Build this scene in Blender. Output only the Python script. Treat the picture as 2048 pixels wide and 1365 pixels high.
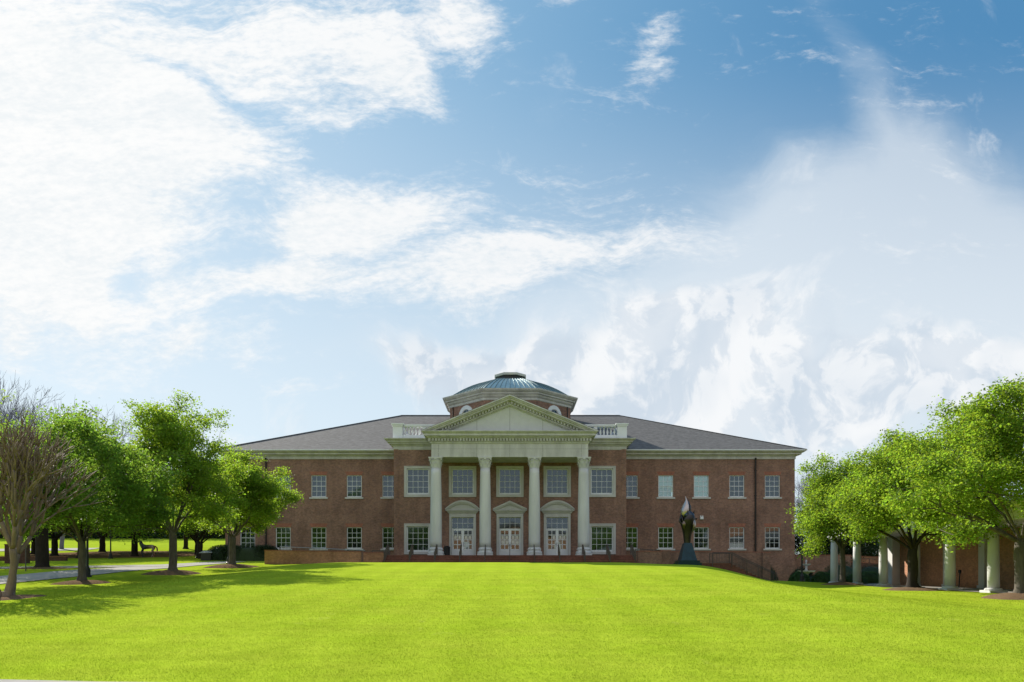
import bpy, math, random
import numpy as np
from mathutils import Vector, Matrix
R = math.radians
F = 1450.0; CZ = 1.6; HY = 1138.0           # focal length, eye height and horizon of the survey
BX = -0.2                                    # axis of the hall
scene = bpy.context.scene
for o in list(bpy.data.objects): bpy.data.objects.remove(o)

# ------------------------------------------------------------------ camera, sky, sun, exposure
cam = bpy.data.cameras.new("camera"); camo = bpy.data.objects.new("camera", cam)
scene.collection.objects.link(camo); scene.camera = camo
camo.location = (0, 0, CZ); camo.rotation_euler = (R(90), 0, 0)
cam.sensor_width = 36; cam.lens = F / 2048 * 36; cam.shift_y = (HY - 682.5) / 2048
cam.clip_start = 0.1; cam.clip_end = 3000
SUN_EL, SUN_AZ = 30.0, -41.0                 # azimuth from +Y, negative = left
scene.view_settings.view_transform = 'Standard'; scene.view_settings.look = 'None'
scene.view_settings.exposure = 0.82; scene.view_settings.gamma = 1
scene.view_settings.use_curve_mapping = False
ld = bpy.data.lights.new("sun", 'SUN'); lo = bpy.data.objects.new("sun", ld); scene.collection.objects.link(lo)
ld.energy = 5.0; ld.angle = R(0.5); ld.color = (1, .93, .82)
sd = Vector((math.sin(R(SUN_AZ)) * math.cos(R(SUN_EL)), math.cos(R(SUN_AZ)) * math.cos(R(SUN_EL)), math.sin(R(SUN_EL))))
lo.rotation_euler = sd.to_track_quat('Z', 'Y').to_euler(); lo.location = (-60, 60, 60)

def build_world():
    w = bpy.data.worlds.new("World"); scene.world = w; w.use_nodes = True
    nt = w.node_tree; N = nt.nodes; L = nt.links; N.clear()
    def nd(t, **k):
        n = N.new(t)
        for a, b in k.items(): setattr(n, a, b)
        return n
    def M(op, a, b=None, c=None, clamp=False):
        n = nd('ShaderNodeMath', operation=op, use_clamp=clamp)
        for i, v in enumerate((a, b, c)):
            if v is None: continue
            if isinstance(v, (int, float)): n.inputs[i].default_value = v
            else: L.new(v, n.inputs[i])
        return n.outputs[0]
    out = nd('ShaderNodeOutputWorld'); bg = nd('ShaderNodeBackground'); bg.inputs[1].default_value = 0.1
    L.new(bg.outputs[0], out.inputs[0])
    sky = nd('ShaderNodeTexSky', sky_type='NISHITA', sun_disc=False, sun_elevation=R(SUN_EL), sun_rotation=R(SUN_AZ))
    sky.air_density = 1.0; sky.dust_density = .5; sky.ozone_density = 1.5; sky.altitude = 200
    tc = nd('ShaderNodeTexCoord'); sp = nd('ShaderNodeSeparateXYZ'); L.new(tc.outputs['Generated'], sp.inputs[0])
    yy = M('MAXIMUM', M('ABSOLUTE', sp.outputs[1]), 0.3)
    u = M('DIVIDE', sp.outputs[0], yy); v = M('DIVIDE', sp.outputs[2], yy)
    cb = nd('ShaderNodeCombineXYZ'); L.new(u, cb.inputs[0]); L.new(v, cb.inputs[1]); P0 = cb.outputs[0]
    def noise(vec, sc, det, rough=.55, dist=0, color=False, sx=1, sy=1, rot=0):
        mp = nd('ShaderNodeMapping'); mp.inputs['Scale'].default_value = (sx, sy, 1); mp.inputs['Rotation'].default_value = (0, 0, R(rot))
        L.new(vec, mp.inputs[0])
        n = nd('ShaderNodeTexNoise'); n.inputs['Scale'].default_value = sc; n.inputs['Detail'].default_value = det
        n.inputs['Roughness'].default_value = rough; n.inputs['Distortion'].default_value = dist
        L.new(mp.outputs[0], n.inputs['Vector']); return n.outputs['Color' if color else 'Fac']
    def warp(vec, sc, amp, det=3):
        n = noise(vec, sc, det, color=True)
        s = nd('ShaderNodeVectorMath', operation='SUBTRACT'); L.new(n, s.inputs[0]); s.inputs[1].default_value = (.5, .5, .5)
        k = nd('ShaderNodeVectorMath', operation='SCALE'); L.new(s.outputs[0], k.inputs[0]); k.inputs['Scale'].default_value = amp
        a = nd('ShaderNodeVectorMath', operation='ADD'); L.new(vec, a.inputs[0]); L.new(k.outputs[0], a.inputs[1]); return a.outputs[0]
    P1 = warp(P0, 2.6, .22, 3); P2 = warp(P1, 9, .05, 5); P1 = P2
    def blob(cx, cy, rx, ry, rot, wt, vec=None):
        m = nd('ShaderNodeMapping', vector_type='TEXTURE')
        m.inputs['Location'].default_value = ((cx - 1024) / F, (HY - cy) / F, 0)
        m.inputs['Rotation'].default_value = (0, 0, R(rot)); m.inputs['Scale'].default_value = (rx / F, ry / F, 1)
        L.new(vec or P1, m.inputs[0])
        fl = nd('ShaderNodeVectorMath', operation='MULTIPLY'); L.new(m.outputs[0], fl.inputs[0]); fl.inputs[1].default_value = (1, 1, 0)
        ln = nd('ShaderNodeVectorMath', operation='LENGTH'); L.new(fl.outputs[0], ln.inputs[0])
        r = nd('ShaderNodeMapRange', interpolation_type='SMOOTHSTEP'); L.new(ln.outputs['Value'], r.inputs[0])
        r.inputs[1].default_value = 0; r.inputs[2].default_value = 1; r.inputs[3].default_value = wt; r.inputs[4].default_value = 0
        return r.outputs[0]
    def total(bl, vec=None):
        t = None
        for b in bl:
            x = blob(*b, vec=vec); t = x if t is None else M('ADD', t, x)
        return t
    # rotation is counter-clockwise with up = +v
    crisp = total([(-60, 260, 600, 480, 0, 1.15), (300, 180, 560, 380, -25, .8), (640, 80, 400, 240, -10, .8), (800, 150, 170, 110, -20, .6), (930, 30, 200, 100, -35, .75),
                   (160, 560, 470, 260, -10, .9), (260, 330, 360, 200, -10, .5), (720, 440, 330, 110, 8, 1.05), (650, 500, 230, 110, 20, .8), (590, 585, 270, 62, 4, .85), (940, 540, 330, 130, 5, .72),
                   (1180, 515, 360, 120, 8, .62), (850, 600, 350, 90, 5, .4), (1285, 60, 60, 110, -60, .5), (1270, 130, 110, 45, 0, .55), (1120, 8, 90, 34, 0, .5), (20, 680, 110, 110, 0, .6), (420, 690, 110, 55, 0, .55), (540, 700, 90, 90, 0, .4), (640, 780, 120, 34, 0, .55), (500, 860, 190, 50, -10, .5),
                   (260, 560, 80, 80, 0, -.8), (330, 150, 300, 45, -25, -.42), (500, 230, 330, 50, -22, -.35)])
    cumul = total([(1440, 650, 260, 150, 25, 1.0), (1330, 740, 280, 150, 35, .9), (1620, 690, 230, 130, 0, .7), (1850, 740, 420, 120, 5, .95), (1150, 760, 430, 110, 5, .95), (900, 720, 330, 80, 6, .85), (1600, 830, 520, 130, 0, .8), (1100, 800, 520, 120, 0, .6), (2000, 800, 250, 160, 0, .7), (1250, 660, 260, 90, 10, .5)])
    veil = total([(1780, 520, 620, 380, 0, 1.0), (1560, 450, 330, 210, 25, .6), (1860, 330, 240, 190, 40, .35), (1660, 90, 90, 330, 22, .30), (1760, 230, 150, 240, 30, .40), (1250, 600, 400, 140, 0, .4), (1600, 780, 1000, 330, 0, .9), (2050, 600, 420, 420, 0, .6), (950, 700, 500, 150, 0, .45), (60, 420, 560, 460, 0, .5)])
    fbm = noise(P1, 4.5, 12, .66, .2, sx=1, sy=1.6, rot=-15); fbf = M('ADD', M('MULTIPLY', noise(P0, 62, 4, .6, 0, sx=1, sy=2.0, rot=-20), .6), M('MULTIPLY', noise(P0, 26, 6, .7, 0, sx=.7, sy=2.2, rot=-25), .4)); strk = noise(P1, 6, 13, .72, .3, sx=.5, sy=2.6, rot=-22)
    def smooth(x, a, b, c=0., d=1.):
        r = nd('ShaderNodeMapRange', interpolation_type='SMOOTHSTEP'); L.new(x, r.inputs[0])
        for i, q in enumerate((a, b, c, d)): r.inputs[i + 1].default_value = q
        return r.outputs[0]
    n1 = M('ADD', M('MULTIPLY', M('SUBTRACT', fbm, .5), 1.1), M('ADD', M('MULTIPLY', M('SUBTRACT', fbf, .5), 1.0), M('MULTIPLY', M('SUBTRACT', strk, .5), 2.1)))
    front = smooth(sp.outputs[1], -.15, .1, .0, 1)
    dA = M('MULTIPLY', smooth(M('ADD', crisp, n1), .10, .98, 0, .97), front)
    n2 = M('MULTIPLY', M('SUBTRACT', noise(P1, 8.5, 12, .62, .15), .5), 2.4)
    dB = M('MULTIPLY', smooth(M('ADD', cumul, n2), .20, .92, 0, .96), front)
    n3 = M('ADD', M('MULTIPLY', M('SUBTRACT', noise(P1, 3.0, 12, .62, .2, sx=1, sy=1.5, rot=30), .5), 1.1), M('MULTIPLY', M('SUBTRACT', strk, .5), .45))
    dC = smooth(M('ADD', veil, n3), .05, 1.05, 0, .90)
    dv = nd('ShaderNodeVectorMath', operation='DOT_PRODUCT'); L.new(tc.outputs['Generated'], dv.inputs[0]); dv.inputs[1].default_value = sd
    glow = M('POWER', M('MAXIMUM', dv.outputs['Value'], 0), 6)
    def mixc(f, a, b):
        m = nd('ShaderNodeMix', data_type='RGBA')
        if isinstance(f, (int, float)): m.inputs[0].default_value = f
        else: L.new(f, m.inputs[0])
        for i, q in ((6, a), (7, b)):
            if isinstance(q, tuple): m.inputs[i].default_value = (*q, 1)
            else: L.new(q, m.inputs[i])
        return m.outputs[2]
    up = mixc(smooth(v, .15, .76), (3.75, 4.40, 4.85), mixc(smooth(u, -.45, .6), (.75, 2.25, 3.75), (.42, 1.45, 2.75)))
    up = mixc(M('MULTIPLY', glow, .6, clamp=True), up, (4.2, 4.9, 5.3))
    base = mixc(.10, up, sky.outputs[0])
    white = mixc(smooth(M('ADD', M('MULTIPLY', fbf, .5), M('MULTIPLY', strk, .5)), .38, .58), mixc(glow, (4.35, 4.75, 5.05), (5.0, 5.2, 5.3)), mixc(glow, (5.2, 5.3, 5.4), (5.7, 5.7, 5.65)))
    def relief(sc, off, det=7):
        o_ = nd('ShaderNodeVectorMath', operation='ADD'); L.new(P1, o_.inputs[0]); o_.inputs[1].default_value = off
        return M('SUBTRACT', noise(P1, sc, det, .6, .15), noise(o_.outputs[0], sc, det, .6, .15))
    shA = M('ADD', M('MULTIPLY', smooth(relief(8.5, (-.018, .020, 0)), -.05, .05), .6), M('MULTIPLY', smooth(relief(3.5, (-.04, .045, 0), 4), -.08, .08), .4))
    col = mixc(dC, base, mixc(smooth(v, .2, .7), (4.3, 4.75, 5.15), mixc(smooth(u, 0, .7), (3.8, 4.35, 4.9), (3.1, 3.65, 4.3))))
    col = mixc(dB, col, mixc(shA, (3.55, 4.05, 4.6), (5.3, 5.4, 5.5)))
    col = mixc(dA, col, white)
    col = mixc(M('SUBTRACT', 1, smooth(sp.outputs[1], -.5, -.05)), col, (3.9, 4.2, 4.6))     # unseen pale sky added behind the viewer to fill the shaded facade
    hz = smooth(v, -.03, 0.0)                       # below the horizon: plain ground bounce
    col = mixc(hz, (1.2, 1.6, .9), col)
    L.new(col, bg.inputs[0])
    w.cycles.sampling_method = 'MANUAL'; w.cycles.sample_map_resolution = 1024
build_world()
scene.cycles.max_bounces = 7; scene.cycles.diffuse_bounces = 3; scene.cycles.glossy_bounces = 3
scene.cycles.transmission_bounces = 4; scene.cycles.transparent_max_bounces = 6

# ------------------------------------------------------------------ helpers
col = scene.collection
def tag(o, label=None, cat=None, group=None, kind=None):
    if label: o["label"] = label
    if cat: o["category"] = cat
    if group: o["group"] = group
    if kind: o["kind"] = kind
    return o
def empty(name, loc=(0, 0, 0), rz=0, parent=None):
    o = bpy.data.objects.new(name, None); col.objects.link(o); o.location = loc; o.rotation_euler = (0, 0, rz); o.parent = parent
    o.empty_display_size = .3
    return o
class MB:
    def __init__(s): s.v = []; s.f = []
    def add(s, vs, fs):
        b = len(s.v); s.v.extend([tuple(p) for p in vs]); s.f.extend([tuple(i + b for i in f) for f in fs])
    def box(s, x0, x1, y0, y1, z0, z1):
        if x0 > x1: x0, x1 = x1, x0
        s.add([(x0,y0,z0),(x1,y0,z0),(x1,y1,z0),(x0,y1,z0),(x0,y0,z1),(x1,y0,z1),(x1,y1,z1),(x0,y1,z1)],
              [(0,3,2,1),(4,5,6,7),(0,1,5,4),(1,2,6,5),(2,3,7,6),(3,0,4,7)])
    def prism(s, poly, y0, y1):                     # poly in (x, z), counter-clockwise seen from -Y
        n = len(poly)
        s.add([(x, y0, z) for x, z in poly] + [(x, y1, z) for x, z in poly],
              [tuple(range(n)), tuple(range(2*n-1, n-1, -1))] + [(i, i+n, (i+1) % n + n, (i+1) % n) for i in range(n)])
    def strip_prism(s, top, low, y0, y1):           # band between two (x, z) polylines of equal length
        for i in range(len(top) - 1):
            s.prism([low[i], low[i+1], top[i+1], top[i]], y0, y1)
    def lathe(s, prof, c, seg=20, flute=0):
        vs = []
        for r, z in prof:
            for k in range(seg):
                a = 2*math.pi*(k+.5)/seg; vs.append((c[0]+r*math.cos(a), c[1]+r*math.sin(a), c[2]+z))
        n = len(prof); fs = [(i*seg+k, i*seg+(k+1) % seg, (i+1)*seg+(k+1) % seg, (i+1)*seg+k) for i in range(n-1) for k in range(seg)]
        fs += [tuple(range(seg-1, -1, -1)), tuple(range((n-1)*seg, n*seg))]
        s.add(vs, fs)
    def tube(s, pts, rad, seg=8, cap=True):
        pts = [Vector(p) for p in pts]
        if not hasattr(rad, '__len__'): rad = [rad]*len(pts)
        vs = []; up = Vector((0.13, .97, .2))
        for i, p in enumerate(pts):
            d = (pts[min(i+1, len(pts)-1)] - pts[max(i-1, 0)]).normalized()
            if abs(d.dot(up)) > .95: up = Vector((1, 0, .1))
            a = d.cross(up).normalized(); b = d.cross(a)
            for k in range(seg):
                t = 2*math.pi*k/seg; vs.append(p + (a*math.cos(t) + b*math.sin(t))*rad[i])
        n = len(pts); fs = [(i*seg+k, (i+1)*seg+k, (i+1)*seg+(k+1) % seg, i*seg+(k+1) % seg) for i in range(n-1) for k in range(seg)]
        if cap: fs += [tuple(range(seg)), tuple(range(n*seg-1, (n-1)*seg-1, -1))]
        s.add(vs, fs)
    def bar(s, a, b, w, h):                         # square bar between points
        a = Vector(a); b = Vector(b); d = (b-a).normalized(); sd_ = d.cross(Vector((0, 0, 1)))
        if sd_.length < .01: sd_ = Vector((1, 0, 0))
        sd_.normalize(); u = sd_.cross(d)
        vs = [p + sd_*(i*w/2) + u*(j*h/2) for p in (a, b) for i, j in ((-1,-1),(1,-1),(1,1),(-1,1))]
        s.add(vs, [(0,1,2,3),(7,6,5,4),(0,4,5,1),(1,5,6,2),(2,6,7,3),(3,7,4,0)])
    def sweep(s, foot, prof, caps=True):            # foot: CCW polygon (x, y); prof: (offset outwards, z)
        n = len(foot); vs = []
        for o, z in prof:
            for i in range(n):
                p0 = Vector(foot[i-1]); p = Vector(foot[i]); p1 = Vector(foot[(i+1) % n])
                e0 = (p-p0).normalized(); e1 = (p1-p).normalized()
                n0 = Vector((e0.y, -e0.x)); n1 = Vector((e1.y, -e1.x)); m = (n0+n1); m = m/(1+n0.dot(n1))
                q = p + m*o; vs.append((q.x, q.y, z))
        k = len(prof); fs = [(i*n+j, i*n+(j+1) % n, (i+1)*n+(j+1) % n, (i+1)*n+j) for i in range(k-1) for j in range(n)]
        if caps: fs += [tuple(range(n-1, -1, -1)), tuple(range((k-1)*n, k*n))]
        s.add(vs, fs)
    def wall(s, x0, x1, z0, z1, yf, th, holes):     # wall facing -Y with rectangular openings and reveals
        xs = sorted({x0, x1} | {q for h in holes for q in h[:2] if x0 < q < x1}); zs = sorted({z0, z1} | {q for h in holes for q in h[2:] if z0 < q < z1})
        for i in range(len(xs)-1):
            for j in range(len(zs)-1):
                cx = (xs[i]+xs[i+1])/2; cz = (zs[j]+zs[j+1])/2
                if any(h[0] < cx < h[1] and h[2] < cz < h[3] for h in holes): continue
                a, b, c, d = xs[i], xs[i+1], zs[j], zs[j+1]
                s.add([(a,yf,c),(b,yf,c),(b,yf,d),(a,yf,d)], [(0,1,2,3)])
        for a, b, c, d in holes:
            s.add([(a,yf,c),(b,yf,c),(b,yf,d),(a,yf,d),(a,yf+th,c),(b,yf+th,c),(b,yf+th,d),(a,yf+th,d)], [(0,4,5,1),(1,5,6,2),(2,6,7,3),(3,7,4,0)])
        s.add([(x0,yf,z0),(x0,yf+th,z0),(x0,yf+th,z1),(x0,yf,z1)], [(0,3,2,1)][::-1]); s.add([(x1,yf,z0),(x1,yf+th,z0),(x1,yf+th,z1),(x1,yf,z1)], [(0,1,2,3)])
    def build(s, name, m, parent=None, smooth=False, off=(0, 0, 0)):
        me = bpy.data.meshes.new(name); me.from_pydata([(a-off[0], b-off[1], c-off[2]) for a, b, c in s.v], [], s.f); me.update()
        me.materials.append(m)
        if smooth: me.polygons.foreach_set('use_smooth', [True]*len(me.polygons))
        o = bpy.data.objects.new(name, me); col.objects.link(o)
        if parent: o.parent = parent
        else: o.location = off
        return o
def sm(a, b, x):
    t = np.clip((np.asarray(x, float)-a)/(b-a), 0, 1); return t*t*(3-2*t)

# ------------------------------------------------------------------ materials
def mat(name, colr, rough=.8, spec=.3, metal=0, var=.0, vscale=2.0, bump=0, bscale=20, col2=None, transl=0, island=0, detail=6, stretch=(1, 1, 1)):
    m = bpy.data.materials.new(name); m.use_nodes = True; nt = m.node_tree; N = nt.nodes; L = nt.links
    b = N['Principled BSDF']; b.inputs['Roughness'].default_value = rough; b.inputs['Metallic'].default_value = metal
    b.inputs['Specular IOR Level'].default_value = spec; b.inputs['Base Color'].default_value = (*colr, 1)
    tc = N.new('ShaderNodeTexCoord'); cs = None
    if var or col2:
        mp = N.new('ShaderNodeMapping'); mp.inputs['Scale'].default_value = stretch; L.new(tc.outputs['Object'], mp.inputs[0])
        n = N.new('ShaderNodeTexNoise'); n.inputs['Scale'].default_value = vscale; n.inputs['Detail'].default_value = detail; n.inputs['Roughness'].default_value = .65; L.new(mp.outputs[0], n.inputs['Vector'])
        r = N.new('ShaderNodeMapRange'); r.inputs[1].default_value = .3; r.inputs[2].default_value = .7; L.new(n.outputs['Fac'], r.inputs[0])
        mx = N.new('ShaderNodeMix'); mx.data_type = 'RGBA'; L.new(r.outputs[0], mx.inputs[0])
        c2 = col2 or tuple(c*(1+var) for c in colr); c1 = colr if col2 else tuple(c*(1-var) for c in colr)
        mx.inputs[6].default_value = (*c1, 1); mx.inputs[7].default_value = (*c2, 1); cs = mx.outputs[2]
    if island:
        g = N.new('ShaderNodeNewGeometry'); h = N.new('ShaderNodeHueSaturation')
        a = N.new('ShaderNodeMapRange'); a.inputs[3].default_value = 1-island; a.inputs[4].default_value = 1+island; L.new(g.outputs['Random Per Island'], a.inputs[0]); L.new(a.outputs[0], h.inputs['Value'])
        a2 = N.new('ShaderNodeMapRange'); a2.inputs[3].default_value = .475; a2.inputs[4].default_value = .515; L.new(g.outputs['Random Per Island'], a2.inputs[0]); L.new(a2.outputs[0], h.inputs['Hue'])
        if cs: L.new(cs, h.inputs['Color'])
        else: h.inputs['Color'].default_value = (*colr, 1)
        cs = h.outputs[0]
    if cs: L.new(cs, b.inputs['Base Color'])
    if bump:
        n = N.new('ShaderNodeTexNoise'); n.inputs['Scale'].default_value = bscale; n.inputs['Detail'].default_value = 5; L.new(tc.outputs['Object'], n.inputs['Vector'])
        bp = N.new('ShaderNodeBump'); bp.inputs['Strength'].default_value = bump; bp.inputs['Distance'].default_value = .03; L.new(n.outputs['Fac'], bp.inputs['Height']); L.new(bp.outputs[0], b.inputs['Normal'])
    if transl:
        t = N.new('ShaderNodeBsdfTranslucent'); hs = N.new('ShaderNodeHueSaturation'); hs.inputs['Hue'].default_value = .492; hs.inputs['Saturation'].default_value = 1.1; hs.inputs['Value'].default_value = 2.0
        if cs: L.new(cs, hs.inputs['Color'])
        else: hs.inputs['Color'].default_value = (*colr, 1)
        L.new(hs.outputs[0], t.inputs[0]); ms = N.new('ShaderNodeMixShader'); ms.inputs[0].default_value = transl
        L.new(b.outputs[0], ms.inputs[1]); L.new(t.outputs[0], ms.inputs[2]); L.new(ms.outputs[0], N['Material Output'].inputs[0])
    return m
def brick(name, c1, c2, mortar, axis='XZ', bw=.215, bh=.075, blotch=.25, rot=False):
    m = bpy.data.materials.new(name); m.use_nodes = True; nt = m.node_tree; N = nt.nodes; L = nt.links; b = N['Principled BSDF']
    b.inputs['Roughness'].default_value = .88; b.inputs['Specular IOR Level'].default_value = .2
    tc = N.new('ShaderNodeTexCoord'); s = N.new('ShaderNodeSeparateXYZ'); L.new(tc.outputs['Object'], s.inputs[0])
    # walls facing X use Y as the running direction
    g = N.new('ShaderNodeNewGeometry'); sn = N.new('ShaderNodeSeparateXYZ'); L.new(g.outputs['True Normal'], sn.inputs[0])
    ab = N.new('ShaderNodeMath'); ab.operation = 'ABSOLUTE'; L.new(sn.outputs[0], ab.inputs[0])
    gt = N.new('ShaderNodeMath'); gt.operation = 'GREATER_THAN'; gt.inputs[1].default_value = .8; L.new(ab.outputs[0], gt.inputs[0])
    mxf = N.new('ShaderNodeMix'); mxf.data_type = 'FLOAT'; L.new(gt.outputs[0], mxf.inputs[0]); L.new(s.outputs[0], mxf.inputs[2]); L.new(s.outputs[1], mxf.inputs[3])
    cb = N.new('ShaderNodeCombineXYZ')
    if rot: L.new(s.outputs[2], cb.inputs[0]); L.new(mxf.outputs[0], cb.inputs[1])
    else: L.new(mxf.outputs[0], cb.inputs[0]); L.new(s.outputs[2], cb.inputs[1])
    t = N.new('ShaderNodeTexBrick'); L.new(cb.outputs[0], t.inputs['Vector']); t.inputs['Scale'].default_value = 1
    t.inputs['Brick Width'].default_value = bw; t.inputs['Row Height'].default_value = bh; t.inputs['Mortar Size'].default_value = .007; t.inputs['Bias'].default_value = .0
    t.inputs['Color1'].default_value = (*c1, 1); t.inputs['Color2'].default_value = (*c2, 1); t.inputs['Mortar'].default_value = (*mortar, 1)
    n = N.new('ShaderNodeTexNoise'); n.inputs['Scale'].default_value = .45; n.inputs['Detail'].default_value = 9; n.inputs['Roughness'].default_value = .7; L.new(tc.outputs['Object'], n.inputs['Vector'])
    r = N.new('ShaderNodeMapRange'); r.inputs[1].default_value = .3; r.inputs[2].default_value = .7; r.inputs[3].default_value = 1-blotch*1.2; r.inputs[4].default_value = 1+blotch; L.new(n.outputs['Fac'], r.inputs[0])
    n2 = N.new('ShaderNodeTexNoise'); n2.inputs['Scale'].default_value = 5; n2.inputs['Detail'].default_value = 4; L.new(cb.outputs[0], n2.inputs['Vector'])
    r2 = N.new('ShaderNodeMapRange'); r2.inputs[1].default_value = .35; r2.inputs[2].default_value = .65; r2.inputs[3].default_value = .88; r2.inputs[4].default_value = 1.12; L.new(n2.outputs['Fac'], r2.inputs[0])
    mu = N.new('ShaderNodeMath'); mu.operation = 'MULTIPLY'; L.new(r.outputs[0], mu.inputs[0]); L.new(r2.outputs[0], mu.inputs[1])
    mps = N.new('ShaderNodeMapping'); mps.inputs['Scale'].default_value = (1, .12, 1); L.new(cb.outputs[0], mps.inputs[0])
    n3 = N.new('ShaderNodeTexNoise'); n3.inputs['Scale'].default_value = 1.1; n3.inputs['Detail'].default_value = 6; n3.inputs['Roughness'].default_value = .7; L.new(mps.outputs[0], n3.inputs['Vector'])
    r3 = N.new('ShaderNodeMapRange'); r3.inputs[1].default_value = .32; r3.inputs[2].default_value = .62; r3.inputs[3].default_value = .80; r3.inputs[4].default_value = 1.05; L.new(n3.outputs['Fac'], r3.inputs[0])
    mu2 = N.new('ShaderNodeMath'); mu2.operation = 'MULTIPLY'; L.new(mu.outputs[0], mu2.inputs[0]); L.new(r3.outputs[0], mu2.inputs[1]); mu = mu2
    vm = N.new('ShaderNodeVectorMath'); vm.operation = 'SCALE'; L.new(t.outputs['Color'], vm.inputs[0]); L.new(mu.outputs[0], vm.inputs['Scale'])
    L.new(vm.outputs[0], b.inputs['Base Color'])
    bp = N.new('ShaderNodeBump'); bp.inputs['Strength'].default_value = .5; bp.inputs['Distance'].default_value = .01; bp.invert = True; L.new(t.outputs['Fac'], bp.inputs['Height']); L.new(bp.outputs[0], b.inputs['Normal'])
    return m
def glass(name, refl=.3, dark=(.012, .016, .02), see=False, wav=.0008):
    m = bpy.data.materials.new(name); m.use_nodes = True; nt = m.node_tree; N = nt.nodes; L = nt.links; N.remove(N['Principled BSDF'])
    g = N.new('ShaderNodeBsdfGlossy'); g.inputs['Roughness'].default_value = .03; g.inputs['Color'].default_value = (.78, .93, 1, 1)
    if see: d = N.new('ShaderNodeBsdfTransparent'); d.inputs[0].default_value = (.8, .88, .85, 1)
    else: d = N.new('ShaderNodeBsdfDiffuse'); d.inputs[0].default_value = (*dark, 1)
    tc = N.new('ShaderNodeTexCoord'); n = N.new('ShaderNodeTexNoise'); n.inputs['Scale'].default_value = 1.3; n.inputs['Detail'].default_value = 1; L.new(tc.outputs['Object'], n.inputs['Vector'])
    bp = N.new('ShaderNodeBump'); bp.inputs['Strength'].default_value = 1; bp.inputs['Distance'].default_value = wav; L.new(n.outputs['Fac'], bp.inputs['Height']); L.new(bp.outputs[0], g.inputs['Normal'])
    ms = N.new('ShaderNodeMixShader'); ms.inputs[0].default_value = refl; L.new(d.outputs[0], ms.inputs[1]); L.new(g.outputs[0], ms.inputs[2]); L.new(ms.outputs[0], N['Material Output'].inputs[0])
    return m
M_brick = brick('red_brick', (.305, .160, .113), (.205, .112, .086), (.30, .24, .20))
M_brick_arch = brick('brick_flat_arch', (.38, .145, .095), (.30, .12, .08), (.28, .18, .14), rot=True, bw=.36, bh=.075, blotch=.1)
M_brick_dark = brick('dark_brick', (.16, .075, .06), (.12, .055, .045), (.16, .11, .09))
M_brick_light = brick('orange_brick', (.50, .235, .125), (.38, .17, .098), (.40, .30, .22))
M_step = brick('step_brick', (.22, .085, .06), (.15, .06, .045), (.14, .10, .08), bh=.08)
M_stone = mat('cast_stone', (.52, .515, .50), .85, .2, var=.13, vscale=.8, stretch=(1, 1, .35), bump=.1)
M_stone_dirty = mat('weathered_cornice', (.50, .495, .485), .85, .2, var=.22, vscale=.9, stretch=(1.6, 1.6, .3))
M_column = mat('column_stone', (.60, .60, .60), .8, .25, var=.10, vscale=1.1, stretch=(1.5, 1.5, .3))
M_panel = mat('tympanum_panel', (.55, .56, .56), .7, .3, var=.05)
M_white = mat('white_paint', (.72, .74, .76), .45, .4, var=.04)
M_seam = mat('panel_joint', (.16, .16, .14), .9)
M_roof = mat('grey_shingle', (.130, .126, .125), .9, .1, var=.42, vscale=2.2, stretch=(1, 1, 4), detail=14)
M_copper = mat('patina_copper', (.27, .36, .37), .38, .5, .5, col2=(.46, .56, .55), vscale=1.2)
M_copperseam = mat('copper_seam', (.12, .19, .21), .5, .4, .5)
M_dark = mat('dark_bronze_paint', (.02, .02, .022), .5, .4)
M_rail = mat('railing_paint', (.075, .058, .052), .42, .5, var=.1)
M_pipe = mat('downpipe_paint', (.022, .014, .012), .5, .4)
M_glass = glass('window_glass', .10, (.03, .04, .05)); M_glass_low = glass('low_window_glass', .13, (.01, .014, .014)); M_glass_see = glass('clear_glass', .16, see=True)
M_blind = mat('window_blind', (.55, .62, .56), .9, .1, var=.05)
M_notice = mat('paper_notice', (.75, .74, .68), .9, .1, var=.06)
M_concrete = mat('concrete', (.33, .315, .29), 1.0, .05, var=.10, vscale=1.3, bump=.1, detail=9)
M_mulch = mat('mulch', (.10, .065, .042), 1.0, .0, col2=(.24, .165, .105), vscale=22, bump=1, bscale=25)
M_bark = mat('grey_bark', (.10, .088, .072), .9, .15, var=.35, vscale=9, stretch=(1, 1, .25), bump=.6)
M_bark_dark = mat('dark_bark', (.032, .026, .022), .9, .15, var=.3, vscale=9, stretch=(1, 1, .25), bump=.5)
M_bark_pale = mat('crape_bark', (.20, .145, .105), .75, .2, var=.32, vscale=5, stretch=(1, 1, .2), bump=.4)
M_twig = mat('purple_twig', (.20, .19, .235), .9, .1, var=.2)
M_leafA = mat('maple_leaf', (.142, .222, .034), .55, .12, var=.26, vscale=1.3, transl=.55, island=.2)
M_leafB = mat('young_leaf', (.155, .24, .036), .55, .12, var=.26, vscale=1.3, transl=.55, island=.2)
M_leafC = mat('deep_leaf', (.112, .19, .034), .55, .12, var=.26, vscale=1.3, transl=.5, island=.2)
M_leafD = mat('evergreen_leaf', (.022, .05, .018), .55, .3, var=.25, vscale=.9, transl=.2, island=.3)
M_hedge = mat('hedge_leaf', (.02, .042, .014), .5, .35, var=.25, vscale=3, transl=.15, island=.3)
M_shrub = mat('shrub_leaf', (.035, .085, .02), .5, .35, var=.25, vscale=3, transl=.25, island=.3)

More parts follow.
